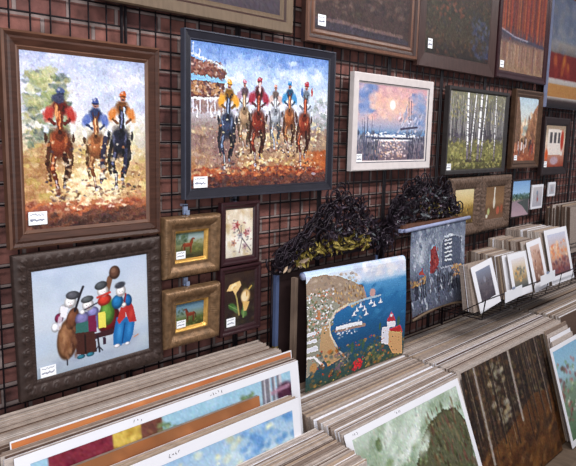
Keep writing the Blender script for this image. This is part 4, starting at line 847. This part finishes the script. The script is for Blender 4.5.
b = MB(); b.tube([((k / 20 - .5) * .69, -.03, 0 - .002 + .034 * math.sin(PI * k / 20)) for k in range(21)], .008, 8); b.build('bottom_rod', M['tan_frame'], t, True)

# canvases leaning behind the harbour scroll
for (x0, x1, ya, yb, z1, m1, m2, lab) in ((2.225, 3.08, -.098, -.078, 1.40, 'slate', 'olive', 'canvas with a slate blue and olive edge, farthest behind the harbour scroll'), (2.30, 3.19, -.158, -.13, 1.385, 'driftwood', 'driftwood', 'driftwood brown framed canvas between the slate-edged canvas and the harbour scroll')):
    if 'slate' not in M:
        M['slate'] = plain('slate_blue', (74, 88, 122), .5, var=.15, scale=10); M['olive'] = plain('olive_gold', (120, 104, 60), .5, var=.3, scale=20); M['driftwood'] = plain('driftwood', (132, 112, 98), .5, var=.35, scale=16, stretch=(1, 1, .3))
    t = thing('leaning_canvas', lab, 'painting', ((x0 + x1) / 2, 0, .783)); w_ = (x1 - x0) / 2; h = z1 - .783; sw = .022
    b = MB(); b.box(-w_ + sw, w_ - sw, ya + .004, yb, .03, h - .03); b.build('canvas', M['espresso'], t)
    b = MB(); b.box(-w_, -w_ + sw, ya, yb, h * .4, h); b.build('stile', M[m1], t); b = MB(); b.box(w_ - sw, w_, ya, yb, h * .4, h); b.build('stile', M[m1], t); b = MB(); b.box(-w_ + sw, w_ - sw, ya, yb, h - .03, h); b.build('top_rail', M['espresso'], t)
    b = MB(); b.box(-w_, -w_ + sw, ya, yb, 0, h * .4); b.box(w_ - sw, w_, ya, yb, 0, h * .4); b.box(-w_ + sw, w_ - sw, ya, yb, 0, .03); b.build('lower_frame', M[m2], t)

# ------------------------------------------------------------------ wrought iron crests
def leaf(b, p, a, tilt_, s, mi=0):
    ca, sa = math.cos(a), math.sin(a)
    d = Vector((ca * math.cos(tilt_), -math.sin(tilt_), sa * math.cos(tilt_))); n = Vector((-sa, 0, ca))
    up = d.cross(n)
    q = [p, p + d * s * .35 + n * s * .22 + up * s * .05, p + d * s * .7 + n * s * .17 + up * s * .04, p + d * s, p + d * s * .7 - n * s * .17 + up * s * .04, p + d * s * .35 - n * s * .22 + up * s * .05, p + d * s * .5 - up * s * .06]
    b.add(q, [(0, 1, 6), (1, 2, 6), (2, 3, 6), (3, 4, 6), (4, 5, 6), (5, 0, 6)], mi)
def spiral(b, c, r, turns, a0, sgn, th):
    pts = []
    n = int(14 * turns)
    for k in range(n + 1):
        q = k / n; rad = r * (1 - .82 * q); a = a0 + sgn * 2 * PI * turns * q
        pts.append((c[0] + rad * math.cos(a), c[1] - .01 * q, c[2] + rad * math.sin(a)))
    b.tube(pts, th, 5, r1=th * .6)
def crest(label, cx, z0, hw, hh, yc, seed, leafn, mats, long_bars, post_z, zroof, gold_z):
    r_ = random.Random(seed)
    t = thing('iron_crest', label, 'ironwork', (cx, yc, post_z))
    Z = z0 - post_z
    top = lambda x: zroof(x)
    b = MB()
    for k, f_ in ((0, 1.0), (1, .8), (2, .55)):
        b.tube([(x * hw * (1 - .05 * k), .01 * k - .01, Z + top(x) * hh * f_) for x in [i / 16 - 1 for i in range(33)]], .009 - .002 * k, 6)
    b.tube([(-hw, 0, Z), (hw, 0, Z)], .01, 6)
    b.build('arch_frame', M['iron'], t, True)
    for sx in (-1, 1):
        b = MB(); b.tube([(sx * hw * .93, .032, 0), (sx * hw * .93, .032, Z + .02)], .009, 8); b.build('post', M['iron'], t, True)
    for k in range(64):
        b = MB()
        x = r_.uniform(-.97, .93) if k % 3 else r_.uniform(-1.0, -.2); f_ = r_.uniform(.08, 1.0) if k % 4 else r_.uniform(.95, 1.12)
        spiral(b, (x * hw, r_.uniform(-.06, .0), Z + .02 + top(x) * hh * f_), r_.uniform(.03, .075), r_.uniform(.9, 1.6), r_.uniform(0, 6.28), r_.choice((-1, 1)), .0052)
        b.build('iron_scroll', M['iron'], t, True)
    b = MB()
    for k in range(long_bars):
        x0 = -1.02 + .1 * r_.random(); x1 = -.75 + 1.1 * k / long_bars; zz = .02 + .03 * k
        pts = []
        for i in range(17):
            q = i / 16; x = x0 + (x1 - x0) * q
            pts.append((x * hw, -.03 - .03 * math.sin(PI * q), Z + hh * (zz * (1 - q) + (top(x1) * (1.1 if k % 3 == 0 else .62 + .3 * r_.random())) * q ** (.55 + .35 * r_.random())) + .01 * math.sin(PI * q)))
        b.tube(pts, .006, 5, r1=.004)
    if long_bars: b.build('sweeping_bars', M['iron'], t, True)
    for (mm, n, zlo, zhi, xlo, xhi, size, nm) in mats:
        b = MB()
        for k in range(n):
            x = r_.uniform(xlo, xhi); f_ = r_.uniform(zlo, zhi)
            leaf(b, Vector((x * hw, r_.uniform(-.06, .035), Z + max(.0, top(x)) * hh * f_)), r_.uniform(0, 6.28), r_.uniform(-.7, 1.1), size * r_.uniform(.6, 1.3))
        b.build(nm, M[mm], t)
    return t
z1 = lambda x: max(.06, (.5 + .5 * math.cos(PI * max(-1, min(1, (x - .12) / (1.12 if x < .12 else .98))))) ** .72 + .05 * math.sin(9 * x))
crest('dark wrought iron crest of curls and leaves above the harbour bay canvas', 2.69, 1.45, .48, .30, -.085, 3, 0,
      [('iron_leaf', 480, .16, 1.04, -.2, .97, .042, 'dark_leaves'), ('iron_leaf', 46, .1, .5, -1.0, -.75, .036, 'left_leaves'), ('gold_leaf', 240, .08, .36, -.8, .6, .042, 'gilded_leaves'), ('pale_leaf', 12, .02, .25, -.95, -.45, .055, 'pale_leaves'), ('pale_leaf', 9, .22, .42, .42, .62, .034, 'pale_blossom'), ('grey_leaf', 60, .2, .9, -.1, .95, .036, 'grey_leaves')], 9, .79, z1, 0)
z2 = lambda x: max(.08, (1 - abs(x) ** 2.4)) ** .75 * (1 - .12 * max(0, x))
crest('dark iron crest packed with small leaves above the rainy street canvas', 3.575, 1.58, .405, .225, -.085, 4, 0,
      [('iron_leaf', 520, .0, .98, -.98, .98, .038, 'dark_leaves'), ('grey_leaf', 190, .1, .95, -.9, .95, .036, 'grey_leaves'), ('gold_leaf', 40, .1, .5, -.1, .95, .03, 'gilded_leaves'), ('iron_leaf', 70, -.9, .2, -1.0, -.88, .036, 'drooping_leaves')], 0, .79, z2, 0)
t = thing('cap_board', 'chestnut brown board lying under the second iron crest', 'board', (3.60, -.14, 1.528)); b = MB(); b.box(-.36, .36, -.02, .0, .02, .045); b.build('board_face', M['chestnut'], t); b = MB(); b.box(-.38, .38, -.024, .0, 0, .02); b.build('board_lip', M['canvas_edge'], t)

# ------------------------------------------------------------------ light and camera
def area(x, y, z, sx, sy, power, col=(1, 1, 1), rot=(0, 0, 0)):
    l = bpy.data.lights.new('area_light', 'AREA'); l.shape = 'RECTANGLE'; l.size = sx; l.size_y = sy; l.energy = power; l.color = col
    o = bpy.data.objects.new('area_light', l); C.objects.link(o); o.location = (x, y, z); o.rotation_euler = rot
    return o
for x in (.2, 3.0, 5.8): area(x, -1.9, 3.9, 1.8, .5, 50, (1., .97, .96), (R(14), 0, 0))  # row of ceiling lights
area(-1.2, -3.2, 2.3, 2.2, 2.0, 60, (.93, .96, 1.), (R(78), 0, R(-32)))  # broad unseen source for the daylight from the front left, no ceiling fixture
wd = bpy.data.worlds.new('World'); bpy.context.scene.world = wd; wd.use_nodes = True
bg = wd.node_tree.nodes['Background']; bg.inputs[0].default_value = (.86, .88, 1., 1); bg.inputs[1].default_value = .22

cd = bpy.data.cameras.new('Camera'); cam = bpy.data.objects.new('Camera', cd); C.objects.link(cam); bpy.context.scene.camera = cam
cd.sensor_width = 36; cd.lens = 640.29 * 36 / 576; cd.clip_start = .05
ya, pi_, ro = .807756388, .153129745, -.0221693974
f = Vector((math.sin(ya) * math.cos(pi_), math.cos(ya) * math.cos(pi_), -math.sin(pi_))); rt = Vector((math.cos(ya), -math.sin(ya), 0)); dn = f.cross(rt)
rt2 = rt * math.cos(ro) + dn * math.sin(ro); dn2 = -rt * math.sin(ro) + dn * math.cos(ro)
cam.matrix_world = Matrix(((rt2.x, -dn2.x, -f.x, 0), (rt2.y, -dn2.y, -f.y, -2.3), (rt2.z, -dn2.z, -f.z, 2.1), (0, 0, 0, 1)))
vs = bpy.context.scene.view_settings; vs.view_transform = 'Standard'; vs.look = 'None'; vs.exposure = .40; vs.gamma = 1
vs.use_curve_mapping = False
